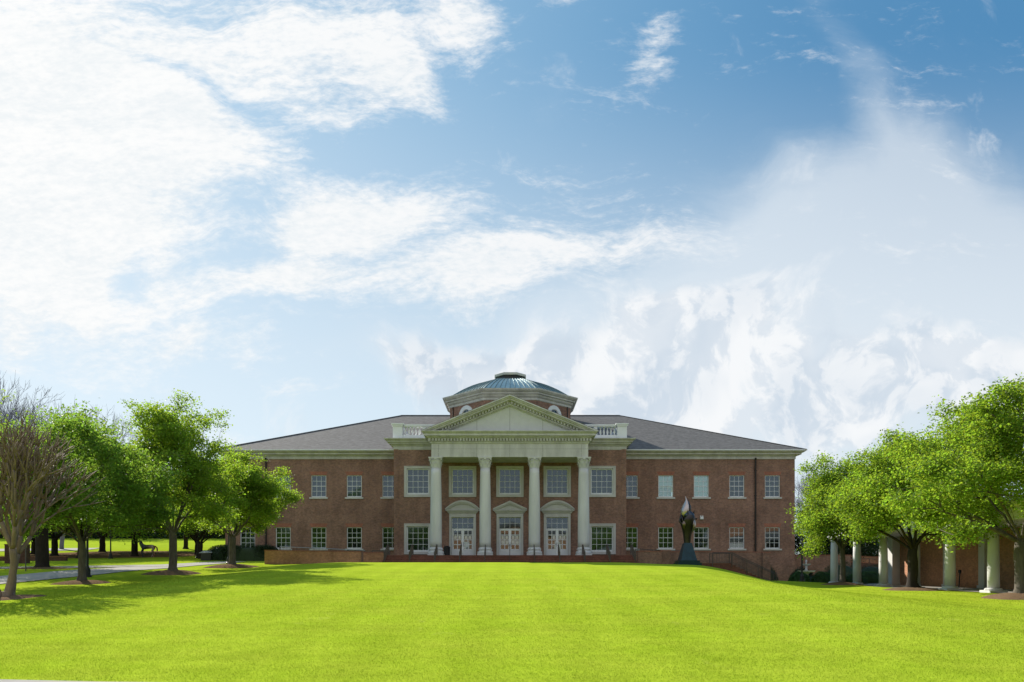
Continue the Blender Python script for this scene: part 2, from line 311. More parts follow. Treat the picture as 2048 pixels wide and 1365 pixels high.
# ------------------------------------------------------------------ terrain
def gz(X, Y):
    X = np.asarray(X, float); Y = np.asarray(Y, float)
    ramp = .0467*(Y-10)
    c = np.where(Y < 50, np.maximum(ramp, 0), 0)                     # front slope
    t = np.clip((Y-46)/14, 0, 1); top = 1.681 + 14*.0467*(t - t*t/2)*1.35
    c = np.where(Y < 46, np.maximum(ramp, 0), top)
    c = c + .02*np.exp(-((Y-10)/3)**2)
    c = c - .16*sm(8, 13, X)*sm(40, 55, Y)
    l = np.maximum(-.89 + .0457*Y, c-.45); l = np.where(Y > 80, l + (Y-80)*.033, l); l = np.minimum(l, 9 + 0*Y)
    l = np.where(Y < 22, c-.12-.33*sm(10, 22, Y), l)
    r = .30*sm(9, 30, Y) + .011*np.clip(Y-30, 0, 24)*(1-sm(23, 26, X))
    wl = sm(-13, -21, X) if False else 1-sm(-21, -13, X)
    z = c*(1-wl) + l*wl
    xa = 9.5+3.8*sm(38, 55, Y); xb = 18.3+2.2*sm(40, 55, Y)
    wr = np.clip((X-xa)/(xb-xa), 0, 1); wr = wr*wr*(3-2*wr); z = z*(1-wr) + np.minimum(r, np.maximum(z, r*.999))*wr
    z = z + .03*np.sin(X*.31+1)*np.sin(Y*.23) * (1-sm(24, 27, np.abs(X)))*(1-sm(52, 60, Y))
    z = z - .08*np.exp(-((X+11)/2.2)**2 - ((Y-15.0)/.8)**2) + .03*np.exp(-((X+10)/4)**2 - ((Y-13.6)/.8)**2)
    return z
def g(x, y): return float(gz(x, y))
def grid_sheet(xs, ys, zoff=0.0, zf=gz):
    X, Y = np.meshgrid(xs, ys); Z = zf(X, Y) + zoff; nx, ny = len(xs), len(ys)
    v = np.stack([X, Y, Z], -1).reshape(-1, 3)
    i = np.arange(nx-1)[None, :] + nx*np.arange(ny-1)[:, None]; i = i.reshape(-1)
    return v, np.stack([i, i+1, i+nx+1, i+nx], -1)
def np_mesh(name, v, f, m, parent=None, smooth=True):
    k = f.shape[1]; me = bpy.data.meshes.new(name); me.vertices.add(len(v)); me.vertices.foreach_set('co', np.asarray(v, np.float32).ravel())
    me.loops.add(f.size); me.loops.foreach_set('vertex_index', f.astype(np.int32).ravel())
    me.polygons.add(len(f)); me.polygons.foreach_set('loop_start', np.arange(0, f.size, k, dtype=np.int32)); me.polygons.foreach_set('loop_total', np.full(len(f), k, np.int32))
    me.polygons.foreach_set('use_smooth', np.full(len(f), smooth)); me.update(calc_edges=True); me.materials.append(m)
    o = bpy.data.objects.new(name, me); col.objects.link(o); o.parent = parent
    return o
def lawn_material():
    m = mat('lawn_turf', (.165, .25, .018), 1.0, .0)
    nt = m.node_tree; N = nt.nodes; L = nt.links; b = N['Principled BSDF']
    tc = N.new('ShaderNodeTexCoord')
    def noise(sc, det, rough=.6, st=(1, 1, 1), rot=0):
        mp = N.new('ShaderNodeMapping'); mp.inputs['Scale'].default_value = st; mp.inputs['Rotation'].default_value = (0, 0, R(rot)); L.new(tc.outputs['Object'], mp.inputs[0])
        n = N.new('ShaderNodeTexNoise'); n.inputs['Scale'].default_value = sc; n.inputs['Detail'].default_value = det; n.inputs['Roughness'].default_value = rough
        L.new(mp.outputs[0], n.inputs['Vector']); return n.outputs['Fac']
    def mr(x, a, b_, c, d):
        r = N.new('ShaderNodeMapRange'); L.new(x, r.inputs[0])
        for i, q in enumerate((a, b_, c, d)): r.inputs[i+1].default_value = q
        return r.outputs[0]
    def mul(a, b_):
        k = N.new('ShaderNodeMath'); k.operation = 'MULTIPLY'; L.new(a, k.inputs[0]); L.new(b_, k.inputs[1]); return k.outputs[0]
    s = N.new('ShaderNodeSeparateXYZ'); L.new(tc.outputs['Object'], s.inputs[0])
    def stripe(out, per, ph):
        a = N.new('ShaderNodeMath'); a.operation = 'MULTIPLY_ADD'; L.new(out, a.inputs[0]); a.inputs[1].default_value = 2*math.pi/per; a.inputs[2].default_value = ph
        q = N.new('ShaderNodeMath'); q.operation = 'SINE'; L.new(a.outputs[0], q.inputs[0]); return q.outputs[0]
    v = mul(mul(mr(noise(.22, 5), .3, .7, .93, 1.07), mr(noise(2.2, 8, .7), .3, .7, .90, 1.10)), mr(noise(34, 4, .7, (1, .6, 1)), .3, .7,   .90, 1.10))
    v = mul(mul(v, mr(stripe(s.outputs[0], 1.9, .4), -1, 1, .962, 1.035)), mr(stripe(s.outputs[1], 3.4, 0), -1, 1, .98, 1.02))
    v = mul(v, mr(noise(1.0, 4, .6, (.12, 1.6, 1)), .3, .7, .94, 1.06))
    mx = N.new('ShaderNodeMix'); mx.data_type = 'RGBA'; L.new(mr(noise(.5, 7, .7), .35, .7, 0, 1), mx.inputs[0]); mx.inputs[6].default_value = (.262, .36, .022, 1); mx.inputs[7].default_value = (.318, .392, .034, 1)
    dry = N.new('ShaderNodeMix'); dry.data_type = 'RGBA'; L.new(mr(noise(.9, 6, .75, (1, .6, 1), 30), .62, .8, 0, .55), dry.inputs[0]); L.new(mx.outputs[2], dry.inputs[6]); dry.inputs[7].default_value = (.40, .38, .12, 1)
    vm = N.new('ShaderNodeVectorMath'); vm.operation = 'SCALE'; L.new(dry.outputs[2], vm.inputs[0]); L.new(v, vm.inputs['Scale']); L.new(vm.outputs[0], b.inputs['Base Color'])
    bp = N.new('ShaderNodeBump'); bp.inputs['Strength'].default_value = .25; bp.inputs['Distance'].default_value = .03; L.new(noise(40, 4, .7), bp.inputs['Height']); L.new(bp.outputs[0], b.inputs['Normal'])
    return m
M_lawn = lawn_material()
xs = np.unique(np.concatenate([np.linspace(-600, -60, 28), np.linspace(-60, -27, 34), np.linspace(-27, 27, 136), np.linspace(27, 60, 30), np.linspace(60, 600, 28)]))
ys = np.unique(np.concatenate([np.linspace(-300, -10, 20), np.linspace(-10, 8, 12), np.linspace(8, 66, 150), np.linspace(66, 140, 50), np.linspace(140, 900, 30)]))
v, f = grid_sheet(xs, ys); lawn = np_mesh('lawn', v, f, M_lawn); tag(lawn, 'bright green mown lawn rising to the hall', kind='structure')
# short grass blades over the near lawn
M_blade = M_lawn.copy(); M_blade.name = 'grass_blade'
def _blade():
    nt = M_blade.node_tree; N = nt.nodes; L = nt.links; b = N['Principled BSDF']; src_ = b.inputs['Base Color'].links[0].from_socket
    for l in list(b.inputs['Normal'].links): L.remove(l)
    g_ = N.new('ShaderNodeNewGeometry'); a = N.new('ShaderNodeMapRange'); a.inputs[3].default_value = .85; a.inputs[4].default_value = 1.14; L.new(g_.outputs['Random Per Island'], a.inputs[0])
    h = N.new('ShaderNodeHueSaturation'); L.new(src_, h.inputs['Color']); L.new(a.outputs[0], h.inputs['Value']); L.new(h.outputs[0], b.inputs['Base Color'])
    t = N.new('ShaderNodeBsdfTranslucent'); L.new(h.outputs[0], t.inputs[0]); ms = N.new('ShaderNodeMixShader'); ms.inputs[0].default_value = .45
    L.new(b.outputs[0], ms.inputs[1]); L.new(t.outputs[0], ms.inputs[2]); L.new(ms.outputs[0], N['Material Output'].inputs[0])
_blade()
def blades(n, y0, y1, h, w, seed):
    r = np.random.default_rng(seed); Y = y0*(y1/y0)**r.uniform(0, 1, n); X = r.uniform(-1, 1, n)*Y*.74
    keep = (X > -21) & (X < 23) & ~(Y < 9.93 - .11*(X+4.6)) & (r.uniform(0, 1, n) < np.clip((y1-Y)/(y1*.55), 0, 1)); X = X[keep]; Y = Y[keep]; n = len(X)
    k = r.uniform(.45, 1, n)*h; a = r.uniform(0, 2*np.pi, n); l = r.normal(0, .5, (n, 2))*k[:, None]
    c = np.stack([X, Y, gz(X, Y)-.004], -1); d = np.stack([np.cos(a), np.sin(a), 0*a], -1)*(w*Y/12*r.uniform(.6, 1.2, n))[:, None]
    tip = c + np.stack([l[:, 0], l[:, 1], k], -1)
    v = np.stack([c-d, c+d, tip], 1).reshape(-1, 3); return v, np.arange(3*n).reshape(-1, 3)
va, fa = blades(420000, 9.3, 46, .032, .0060, 1)
gb = np_mesh('grass', va, fa, M_blade, smooth=False); tag(gb, 'short bright grass blades of the front lawn', 'grass', kind='stuff')

def ribbon(name, pts, w0, w1, m, zo=.03, n=60, label=None):   # draped sheet along a polyline of centre points (x, y, half-width)
    P = np.array(pts, float); s = np.linspace(0, len(P)-1, n); i = np.minimum(s.astype(int), len(P)-2); t = (s-i)[:, None]; t = t
    C = P[i]*(1-t)+P[i+1]*t; d = np.gradient(C[:, :2], axis=0); d /= np.linalg.norm(d, axis=1)[:, None]; nn = np.stack([d[:, 1], -d[:, 0]], -1)
    k = 9; q = np.linspace(-1, 1, k); X = C[:, 0:1]+nn[:, 0:1]*C[:, 2:3]*q; Y = C[:, 1:2]+nn[:, 1:2]*C[:, 2:3]*q
    v = np.stack([X, Y, gz(X, Y)+zo], -1).reshape(-1, 3); j = (np.arange(k-1)[None]+k*np.arange(n-1)[:, None]).reshape(-1)
    o = np_mesh(name, v, np.stack([j, j+k, j+k+1, j+1], -1), m); tag(o, label, kind='structure'); return o
ribbon('path', [(-29.2, 10, 2.8), (-28.6, 34, 2.6), (-28.4, 50, 2.4), (-28.2, 60, 2.2), (-26.5, 69, 1.4)], 0, 0, M_concrete, .035, label='pale concrete path behind the trees')
ribbon('path', [(-27.5, 60.5, 1.9), (-36, 56, 2.2), (-50, 52.5, 2.2), (-75, 50, 2.2)], 0, 0, M_concrete, .045, label='branch of the path leading off to the side')
ribbon('road', [(-57, 99, 3.2), (-66, 97, 3.4), (-80, 93, 3.6), (-120, 84, 4)], 0, 0, M_concrete, .05, label='sunlit pale drive beyond the trees')
ribbon('pavement', [(-14, 9.95, 1.0), (-7.35, 9.19, 1.0), (-4.75, 8.9, 1.0), (0, 8.35, 1.0), (10, 7.2, 1.0)], 0, 0, M_concrete, .04, label='pale pavement at the near edge of the lawn')
ribbon('pavement', [(29.3, 12, 3.6), (29.3, 64, 3.6)], 0, 0, M_concrete, .03, n=40, label='pale paved floor of the arcade')

# ------------------------------------------------------------------ the hall
hall = empty('brick_hall', (BX, 69.5, 2.79)); tag(hall, 'long two-storey red brick hall with white columned portico and green copper dome', 'building')
OFF = (0, 69.5, 2.79)
def B(mb, name, m, parent=None, smooth=False):      # local x is measured from the axis, y and z are world
    o = mb.build(name, m, None, smooth, off=OFF); o.location = (0, 0, 0); o.parent = parent or hall
    return o
YW, YB, YC = 73.5, 69.5, 66.5
HW, HB = 28.87, 11.14
wx = [i*71.1*YW/F for i in range(0, 5)]
wing_c = [s*(240.5*YW/F + d) for s in (-1, 1) for d in wx]
Z0, ZE = -.6, 12.75
def wing(side):
    cs = [c for c in wing_c if c*side > 0]
    holes = [(c-.76, c+.76, a, b) for c in cs for a, b in ((3.63, 5.81), (8.85, 11.08))]
    m = MB(); x0, x1 = (HB-.6, HW) if side > 0 else (-HW, -HB+.6)
    m.wall(x0, x1, 2.35, ZE+.15, YW, .32, holes)
    xo = side*HW
    m.add([(xo, YW, 2.35), (xo, 105, 2.35), (xo, 105, ZE+.15), (xo, YW, ZE+.15)], [(0, 1, 2, 3)])
    m.box(x0-(.04 if side < 0 else 0), x1+(.04 if side > 0 else 0), YW-.05, YW+.3, Z0, 2.36)          # projecting base
    m.box(xo-side*.3, xo+side*.04, YW+.3, 105, Z0, 2.36)
    for z in (7.2, 7.36): m.box(x0, x1, YW-.012, YW+.01, z, z+.07)
    B(m, 'wall', M_brick)
for s_ in (-1, 1): wing(s_)
def window(c, z0, z1, hw, yf, cols, rows, sash, kind='sky', sill=True, fw=.075, blind=0):
    m = MB(); y = yf+.10
    m.box(c-hw, c-hw+fw, y, y+.12, z0, z1); m.box(c+hw-fw, c+hw, y, y+.12, z0, z1); m.box(c-hw+fw, c+hw-fw, y, y+.12, z1-fw, z1); m.box(c-hw+fw, c+hw-fw, y, y+.12, z0, z0+fw*1.5)
    a, b, lo_, hi = c-hw+fw, c+hw-fw, z0+fw*1.5, z1-fw; t = .032
    for i in range(1, cols): x = a+(b-a)*i/cols; m.box(x-t/2, x+t/2, y+.045, y+.085, lo_, hi)
    for j in range(1, rows):
        z = lo_+(hi-lo_)*j/rows; k = .055 if (sash and j == rows//2) else t
        m.box(a, b, y+.043-(.02 if k > t else 0), y+.083, z-k/2, z+k/2)
    w = B(m, 'window', M_white)
    p = MB(); p.box(a, b, y+.070, y+.078, lo_, hi)
    B(p, 'pane', M_glass_see if blind else (M_glass if kind == 'sky' else M_glass_low), w)
    if blind:
        q = MB(); zz = hi-(hi-lo_)*blind; q.box(a, b, y+.10, y+.11, zz, hi)
        B(q, 'blind', M_blind, w)
        if blind < 1:
            q = MB(); q.box(a, b, y+.4, y+.42, lo_, zz); B(q, 'inner_shade', M_blind, w)
    if sill:
        q = MB(); q.box(c-hw-.17, c+hw+.17, yf-.10, yf+.1, z0-.16, z0); B(q, 'sill', M_stone, w)
        q = MB(); q.prism([(c-hw, z1), (c+hw, z1), (c+hw+.16, z1+.38), (c-hw-.16, z1+.38)], yf-.004, yf+.2); B(q, 'flat_arch', M_brick_arch, w)
    return w
for c in wing_c:
    k = round((abs(c)-240.5*YW/F)/(71.1*YW/F)); bl = 0
    if c > 0 and k == 1: bl = .55
    if c > 0 and k == 2: bl = 1
    window(c, 8.85, 11.08, .76, YW, 3, 4, True, 'sky', blind=bl)
    window(c, 3.63, 5.81, .76, YW, 3, 4, True, 'low')
# central block
S8, M4 = 8.82, 4.53
openings = [(s*S8-1.08, s*S8+1.08, a, b) for s in (-1, 1) for a, b in ((3.23, 5.69), (8.71, 11.2))]
openings += [(q*M4-1.06, q*M4+1.06, 8.71, 11.2) for q in (-1, 0, 1)] + [(q*M4-1.06, q*M4+1.06, 2.79, 6.54) for q in (-1, 0, 1)]
m = MB(); m.wall(-HB, HB, Z0, 13.2, YB, .35, openings)
for s in (-1, 1): m.add([(s*HB, YB, Z0), (s*HB, YW+.3, Z0), (s*HB, YW+.3, 13.2), (s*HB, YB, 13.2)], [(0, 1, 2, 3)])
B(m, 'wall', M_brick)
for s in (-1, 1):
    m = MB()
    for z in np.arange(2.9, 12.9, .62): m.box(s*HB-(.45 if s > 0 else -.02), s*HB+(.02 if s > 0 else .45), YB-.022, YB+.05, z, z+.5)
    B(m, 'quoin', M_brick)
    m = MB(); m.box(min(s*7.75, s*HB), max(s*7.75, s*HB), YB-.012, YB+.01, 7.62, 7.70); B(m, 'string_course', M_brick)
def surround(c, hw, z0, z1, w, y, proud=.10):
    m = MB(); m.box(c-hw-w, c-hw, y-proud, y+.1, z0-w, z1+w); m.box(c+hw, c+hw+w, y-proud, y+.1, z0-w, z1+w)
    m.box(c-hw, c+hw, y-proud, y+.1, z1, z1+w); m.box(c-hw, c+hw, y-proud, y+.1, z0-w, z0)
    for (a, b, e, d) in ((c-hw-w, c-hw-w+.06, z0-w, z1+w), (c+hw+w-.06, c+hw+w, z0-w, z1+w), (c-hw-w+.06, c+hw+w-.06, z1+w-.06, z1+w)): m.box(a, b, y-proud-.035, y-proud-.001, e, d)
    return m
for c, ks in [(s*S8, ((3.23, 5.69, 'low'), (8.71, 11.2, 'sky'))) for s in (-1, 1)] + [(q*M4, ((8.71, 11.2, 'sky'),)) for q in (-1, 0, 1)]:
    for a, b, kd in ks:
        w = window(c, a, b, 1.08 if abs(c) > 8 else 1.06, YB-.02, 4, 4, False, kd, sill=False, fw=.11)
        B(surround(c, 1.07, a, b, .24, YB), 'surround', M_stone, w)
def door(c, arched):
    d = MB(); hw = 1.06
    d.box(c-hw, c-hw+.06, YB+.12, YB+.24, 2.79, 6.54); d.box(c+hw-.06, c+hw, YB+.12, YB+.24, 2.79, 6.54)
    d.box(c-hw+.06, c+hw-.06, YB+.12, YB+.24, 6.48, 6.54); d.box(c-hw+.06, c+hw-.06, YB+.12, YB+.24, 5.34, 5.46)
    fr = B(d, 'door', M_white)
    t = MB()
    for i in range(1, 4): x = c-1+2*i/4; t.box(x-.015, x+.015, YB+.15, YB+.19, 5.46, 6.48)
    t.box(c-1, c+1, YB+.149, YB+.189, 5.955, 5.985); B(t, 'transom_bars', M_white, fr)
    t = MB(); t.box(c-1, c+1, YB+.17, YB+.18, 5.46, 6.48); B(t, 'transom_pane', M_glass, fr)
    rr = random.Random(int(c*10)+7)
    for s in (-1, 1):
        x0, x1 = (c-1, c-.006) if s < 0 else (c+.006, c+1); l = MB(); y0, y1 = YB+.14, YB+.19
        cw = (x1-x0-.36)/2
        gx = [(x0+.14, x0+.14+cw), (x1-.14-cw, x1-.14)] ; gzz = [(3.5+k*.46, 3.5+k*.46+.38) for k in range(4)]
        xs_ = [x0, gx[0][0], gx[0][1], gx[1][0], gx[1][1], x1]
        l.box(xs_[0], xs_[1], y0, y1, 2.82, 5.33); l.box(xs_[2], xs_[3], y0, y1, 2.82, 5.33); l.box(xs_[4], xs_[5], y0, y1, 2.82, 5.33)
        for a, b in gx:
            zz = [2.82] + [q for p_ in gzz for q in p_] + [5.33]
            for k in range(0, len(zz), 2): l.box(a, b, y0+.001, y1-.001, zz[k], zz[k+1])
        B(l, 'door_leaf', M_white, fr)
        p = MB()
        for a, b in gx:
            for z0, z1 in gzz: p.box(a, b, y0+.03, y0+.036, z0, z1)
        B(p, 'leaf_pane', M_glass_low, fr)
        for gi, (a, b) in enumerate(gx):
            if rr.random() < .85:
                nn = MB(); nn.box(a+.05, b-.05, y0+.018, y0+.022, gzz[2][0]+.05, gzz[2][1]-.04); B(nn, 'notice', M_notice, fr)
            if c == 0 and rr.random() < .7:
                nn = MB(); nn.box(a+.04, b-.02, y0+.018, y0+.022, gzz[1][0]+.03, gzz[1][1]-.03); B(nn, 'notice', M_notice, fr)
        h = MB(); hx = c+s*.09; h.tube([(hx, y0-.01, 3.75), (hx, y0-.06, 3.78), (hx, y0-.06, 4.1), (hx, y0-.01, 4.13)], .015, 6); B(h, 'handle', M_dark, fr)
    st = MB()
    for s in (-1, 1): st.box(min(c+s*1.06, c+s*1.28), max(c+s*1.06, c+s*1.28), YB-.12, YB+.12, 2.79, 6.54); 
    st.box(c-1.28, c+1.28, YB-.122, YB+.12, 6.54, 7.02)
    st.box(c-1.36, c+1.36, YB-.17, YB+.05, 6.9, 6.97); st.box(c-1.42, c+1.42, YB-.22, YB+.05, 6.97, 7.06); st.box(c-1.50, c+1.50, YB-.30, YB+.05, 7.06, 7.15); st.box(c-1.62, c+1.62, YB-.38, YB+.05, 7.15, 7.23)
    n = 16
    def arc(hw, base, rise): return [(c+hw*(-1+2*i/n), base+rise*(1-abs(-1+2*i/n)**2)) for i in range(n+1)] if arched else [(c-hw, base), (c, base+rise), (c+hw, base)]
    rs = .78 if arched else .74
    st.strip_prism(arc(1.62, 7.36, rs), arc(1.62, 7.23, rs-.07), YB-.40, YB+.05)
    st.strip_prism(arc(1.50, 7.30, rs-.10), arc(1.50, 7.18, rs-.14), YB-.33, YB+.05)
    st.strip_prism(arc(1.42, 7.24, rs-.14), [(x, 7.2) for x, _ in arc(1.42, 7.2, 0)], YB-.2, YB+.05)
    B(st, 'surround', M_stone, fr)
for q in (-1, 0, 1): door(q*M4, q != 0)
# portico columns
def capital(cx, cy, z):
    m = MB(); m.lathe([(.44, 0), (.47, .03), (.44, .07), (.44, .12), (.5, .5), (.58, .78), (.56, .82)], (cx, cy, z), 16)
    for ring, (zb, hh, rr_, n) in enumerate(((.10, .36, .47, 8), (.34, .40, .50, 8))):
        for k in range(n):
            a = 2*math.pi*(k+.5*ring)/n
            ca, sa = math.cos(a), math.sin(a)
            pts = [(rr_-.02, zb), (rr_+.03, zb+hh*.5), (rr_+.08, zb+hh*.85), (rr_+.15, zb+hh), (rr_+.17, zb+hh*.86)]
            vs = []
            for i, (r_, zz) in enumerate(pts):
                w = (.14, .16, .15, .12, .05)[i]
                for s in (-1, 0, 1): rq = r_+(.025 if s == 0 else 0); vs.append((cx+rq*ca-s*w*sa, cy+rq*sa+s*w*ca, z+zz))
            m.add(vs, [(i*3+j, i*3+j+1, i*3+j+4, i*3+j+3) for i in range(4) for j in range(2)])
    for k in range(4):
        a = math.pi/4+k*math.pi/2
        m.tube([(cx+.5*math.cos(a), cy+.5*math.sin(a), z+.55), (cx+.66*math.cos(a), cy+.66*math.sin(a), z+.80), (cx+.76*math.cos(a), cy+.76*math.sin(a), z+.80), (cx+.75*math.cos(a), cy+.75*math.sin(a), z+.72)], [.04, .06, .06, .05], 6)
    m.box(cx-.60, cx+.60, cy-.60, cy+.60, z+.85, z+.93); m.box(cx-.64, cx+.64, cy-.64, cy+.64, z+.93, z+1.0)
    for d in (-1, 1): m.box(cx-.09, cx+.09, cy+d*.62-.05, cy+d*.62+.05, z+.78, z+.97)
    return m
for cx in (-6.765, -2.255, 2.255, 6.765):
    m = MB(); pr = [(.515, 0), (.515, 1.2)]
    pr = [(.53-.085*max(0, (t-.3)/.7)**1.6, t*7.2) for t in np.linspace(0, 1, 15)]
    m.lathe(pr, (cx, YC, 3.57), 32); c = B(m, 'column', M_column, smooth=True)
    for pg in c.data.polygons:
        if len(pg.vertices) > 4: pg.use_smooth = False
    m = MB(); m.box(cx-.70, cx+.70, YC-.70, YC+.70, 2.79, 2.98); m.lathe([(.69, 0), (.715, .05), (.72, .12), (.69, .19), (.62, .21), (.60, .27), (.60, .33), (.63, .36), (.635, .43), (.60, .48), (.565, .50), (.565, .54), (.53, .59)], (cx, YC, 2.98), 28)
    B(m, 'base', M_column, c)
    B(capital(cx, YC, 10.77), 'capital', M_column, c)
# entablature
EX, EY = 7.13, 65.95
m = MB(); m.box(-EX, EX, EY, YB, 11.77, 13.0)
foot = [(-EX, EY), (EX, EY), (EX, YB-.01), (-EX, YB-.01)]
m.sweep(foot, [(.015, 12.14), (.015, 12.19)]); m.sweep(foot, [(.05, 12.36), (.09, 12.42), (.09, 12.46)]) if False else None
m.sweep(foot, [(.02, 12.98), (.10, 13.05), (.10, 13.12), (.12, 13.12), (.12, 13.17)])
m.sweep(foot, [(.26, 13.42), (.26, 13.48), (.40, 13.52), (.40, 13.60), (.62, 13.62), (.62, 13.80), (.70, 13.84), (.82, 13.95), (.84, 13.97), (.84, 14.02)])
m.sweep(foot, [(.06, 13.17), (.06, 13.43)])
B(m, 'entablature', M_stone_dirty)
m = MB()
x = -EX-.2
while x < EX+.12: m.box(x, x+.15, EY-.30, EY-.09, 13.19, 13.42); x += .28
for s in (-1, 1):
    y = EY-.15
    while y < YB-.5: m.box(min(s*(EX+.09), s*(EX+.30)), max(s*(EX+.09), s*(EX+.30)), y, y+.15, 13.19, 13.42); y += .28
B(m, 'dentil', M_stone_dirty)
m = MB()
for x in (-3.0, 0, 3.0, -6.5, 6.5): m.box(x-.012, x+.012, EY-.004, EY+.01, 11.8, 12.9)
m.box(-EX, EX, EY-.004, EY+.01, 12.5, 12.515)
for x in (-3.0, 0, 3.0): m.box(x-.012, x+.012, EY+.106, EY+.14, 14.03, 16.38-abs(x)*.41)
B(m, 'panel_joint', M_seam)
# pediment
SL = .409; XE = EX+.84
def chev(dt, db, y0, y1, mb):
    ztop, zlow = 17.27-dt, 17.27-db; zb = 14.02; w1 = (ztop-zb)/SL; w2 = (zlow-zb)/SL
    mb.strip_prism([(-w1, zb), (0, ztop), (w1, zb)], [(-w2, zb), (0, zlow), (w2, zb)], y0, y1)
ped = MB(); chev(.00, .12, 65.11, 66.4, ped); chev(.119, .24, 65.25, 66.4, ped); chev(.239, .40, 65.38, 66.4, ped); chev(.399, .46, 65.60, 66.4, ped); chev(.459, .68, 65.84, 66.4, ped); chev(.679, .78, 65.76, 66.4, ped); chev(.779, .86, 65.90, 66.4, ped)
for s in (-1, 1):
    x = .12
    while x < 6.2:
        z = 17.27-.465-x*SL; w = .15
        if z-.2 > 14.05: ped.prism([(q[0]*s, q[1]) for q in ((x, z-.19), (x+w, z-.19-w*SL), (x+w, z-w*SL), (x, z))], 65.60, 65.835)
        x += .28
B(ped, 'pediment', M_stone_dirty)
m = MB(); zi = 17.27-.80
m.prism([(-(zi-14.02)/SL, 14.021), ((zi-14.02)/SL, 14.021), (0, zi)], 66.06, 66.3); B(m, 'tympanum', M_panel)
m = MB()
for s in (-1, 1):
    m.add([(0, 65.12, 17.30), (s*XE, 65.12, 17.30-XE*SL), (s*XE, 76, 17.30-XE*SL), (0, 76, 17.30)], [(0, 1, 2, 3)])
    m.add([(0, 65.12, 17.26), (s*XE, 65.12, 17.26-XE*SL), (s*XE, 76, 17.26-XE*SL), (0, 76, 17.26)], [(3, 2, 1, 0)])
B(m, 'portico_roof', M_roof)
# block cornice + balustrade
foot = [(-HB, YB), (HB, YB), (HB, YW+2), (-HB, YW+2)]
m = MB(); m.sweep(foot, [(.0, 13.0), (.05, 13.12), (.05, 13.32), (.16, 13.38), (.22, 13.48), (.40, 13.52), (.40, 13.62), (.55, 13.66), (.60, 13.78), (.78, 13.90), (.82, 13.97), (.82, 14.01), (.0, 14.08)])
B(m, 'cornice', M_stone_dirty)
foot = [(-HW, YW), (HW, YW), (HW, 105), (-HW, 105)]
m = MB(); m.sweep(foot, [(0, 12.7), (.07, 12.72), (.07, 12.98), (.20, 13.02), (.26, 13.1), (.50, 13.13), (.50, 13.26), (.62, 13.3), (.80, 13.40), (.83, 13.46)])
B(m, 'cornice', M_stone_dirty)
m = MB(); m.sweep(foot, [(.80, 13.462), (.90, 13.47), (.90, 13.56), (.86, 13.56)]); B(m, 'gutter', M_white)
for s in (-1, 1):
    m = MB(); px0, px1 = 10.25, 11.17
    def bx(a, b, y0, y1, z0, z1): m.box(min(s*a, s*b), max(s*a, s*b), y0, y1, z0, z1)
    bx(px0, px1, 69.15, 69.95, 14.05, 15.22); bx(px0-.08, px1+.08, 69.07, 70.03, 15.22, 15.34); bx(px0-.14, px1+.14, 69.01, 70.09, 15.34, 15.46)
    bx(6.5, px0, 69.25, 69.85, 14.05, 14.38); bx(6.5, px0-.081, 69.22, 69.88, 15.16, 15.24); bx(6.5, px0-.141, 69.16, 69.94, 15.24, 15.38)
    bx(px0+.1, px1-.1, 69.95, 75.2, 14.05, 14.38); bx(px0+.1, px1-.1, 70.09, 75.2, 15.2, 15.38)
    bx(8.0, 8.35, 69.26, 69.84, 14.38, 15.16)
    bl = B(m, 'balustrade', M_white)
    for x in [10.02-.335*k for k in range(9)]:
        if 7.9 < x < 8.45: continue
        q = MB(); q.lathe([(.09, 0), (.09, .06), (.05, .09), (.105, .22), (.11, .32), (.06, .56), (.045, .64), (.08, .70), (.09, .73), (.09, .78)], (s*x, 69.55, 14.38), 10); B(q, 'baluster', M_white, bl, True)
    for y in np.arange(70.4, 75, .4):
        q = MB(); q.lathe([(.09, 0), (.09, .06), (.05, .09), (.105, .22), (.11, .32), (.06, .56), (.045, .64), (.08, .70), (.09, .76), (.09, .82)], (s*10.7, y, 14.38), 8); B(q, 'baluster', M_white, bl, True)
# main hip roof
o_ = .86; zr, ze = 20.45, 13.55; rl = 13.45; yr = 89.25
A = [(-HW-o_, YW-o_, ze), (HW+o_, YW-o_, ze), (HW+o_, 105+o_, ze), (-HW-o_, 105+o_, ze), (-rl, yr, zr), (rl, yr, zr)]
m = MB(); m.add(A, [(0, 1, 5, 4), (1, 2, 5), (2, 3, 4, 5), (3, 0, 4)]); B(m, 'roof', M_roof)
m = MB()
for a, b in ((0, 4), (1, 5), (4, 5)): m.bar(Vector(A[a])+Vector((0, 0, .02)), Vector(A[b])+Vector((0, 0, .02)), .28, .08)
B(m, 'ridge_cap', M_roof)
# drum and dome
YD = 84.0
def octo(ap): return [(ap/math.cos(R(22.5))*math.cos(R(-112.5+45*k)), YD+ap/math.cos(R(22.5))*math.sin(R(-112.5+45*k))) for k in range(8)]
APB = 6.75
m = MB(); m.sweep(octo(APB), [(0, 14), (0, 19.75)]); drum = B(m, 'drum', M_brick)
m = MB(); m.sweep(octo(APB), [(.0, 19.55), (.08, 19.6), (.08, 19.82), (.22, 19.9), (.3, 20.0), (.3, 20.12), (.48, 20.16), (.48, 20.3), (.6, 20.36), (.78, 20.52), (.82, 20.66), (.3, 20.78)]); B(m, 'drum_cornice', M_stone_dirty)
def domer(t): return (6.75*(1-t)+1.55*t) , 20.72 + 2.75*(math.sin(t*math.pi/2)**1.0)*.98
prof = [(6.85-5.1*t, 20.70+2.38*(1-(1-t)**1.65)) for t in np.linspace(0, 1, 11)]
m = MB(); m.sweep(octo(0.001), [(p[0], p[1]) for p in prof]); dome = B(m, 'dome', M_copper)
m = MB(); oc = [Vector(p)-Vector((0, YD)) for p in octo(1)]
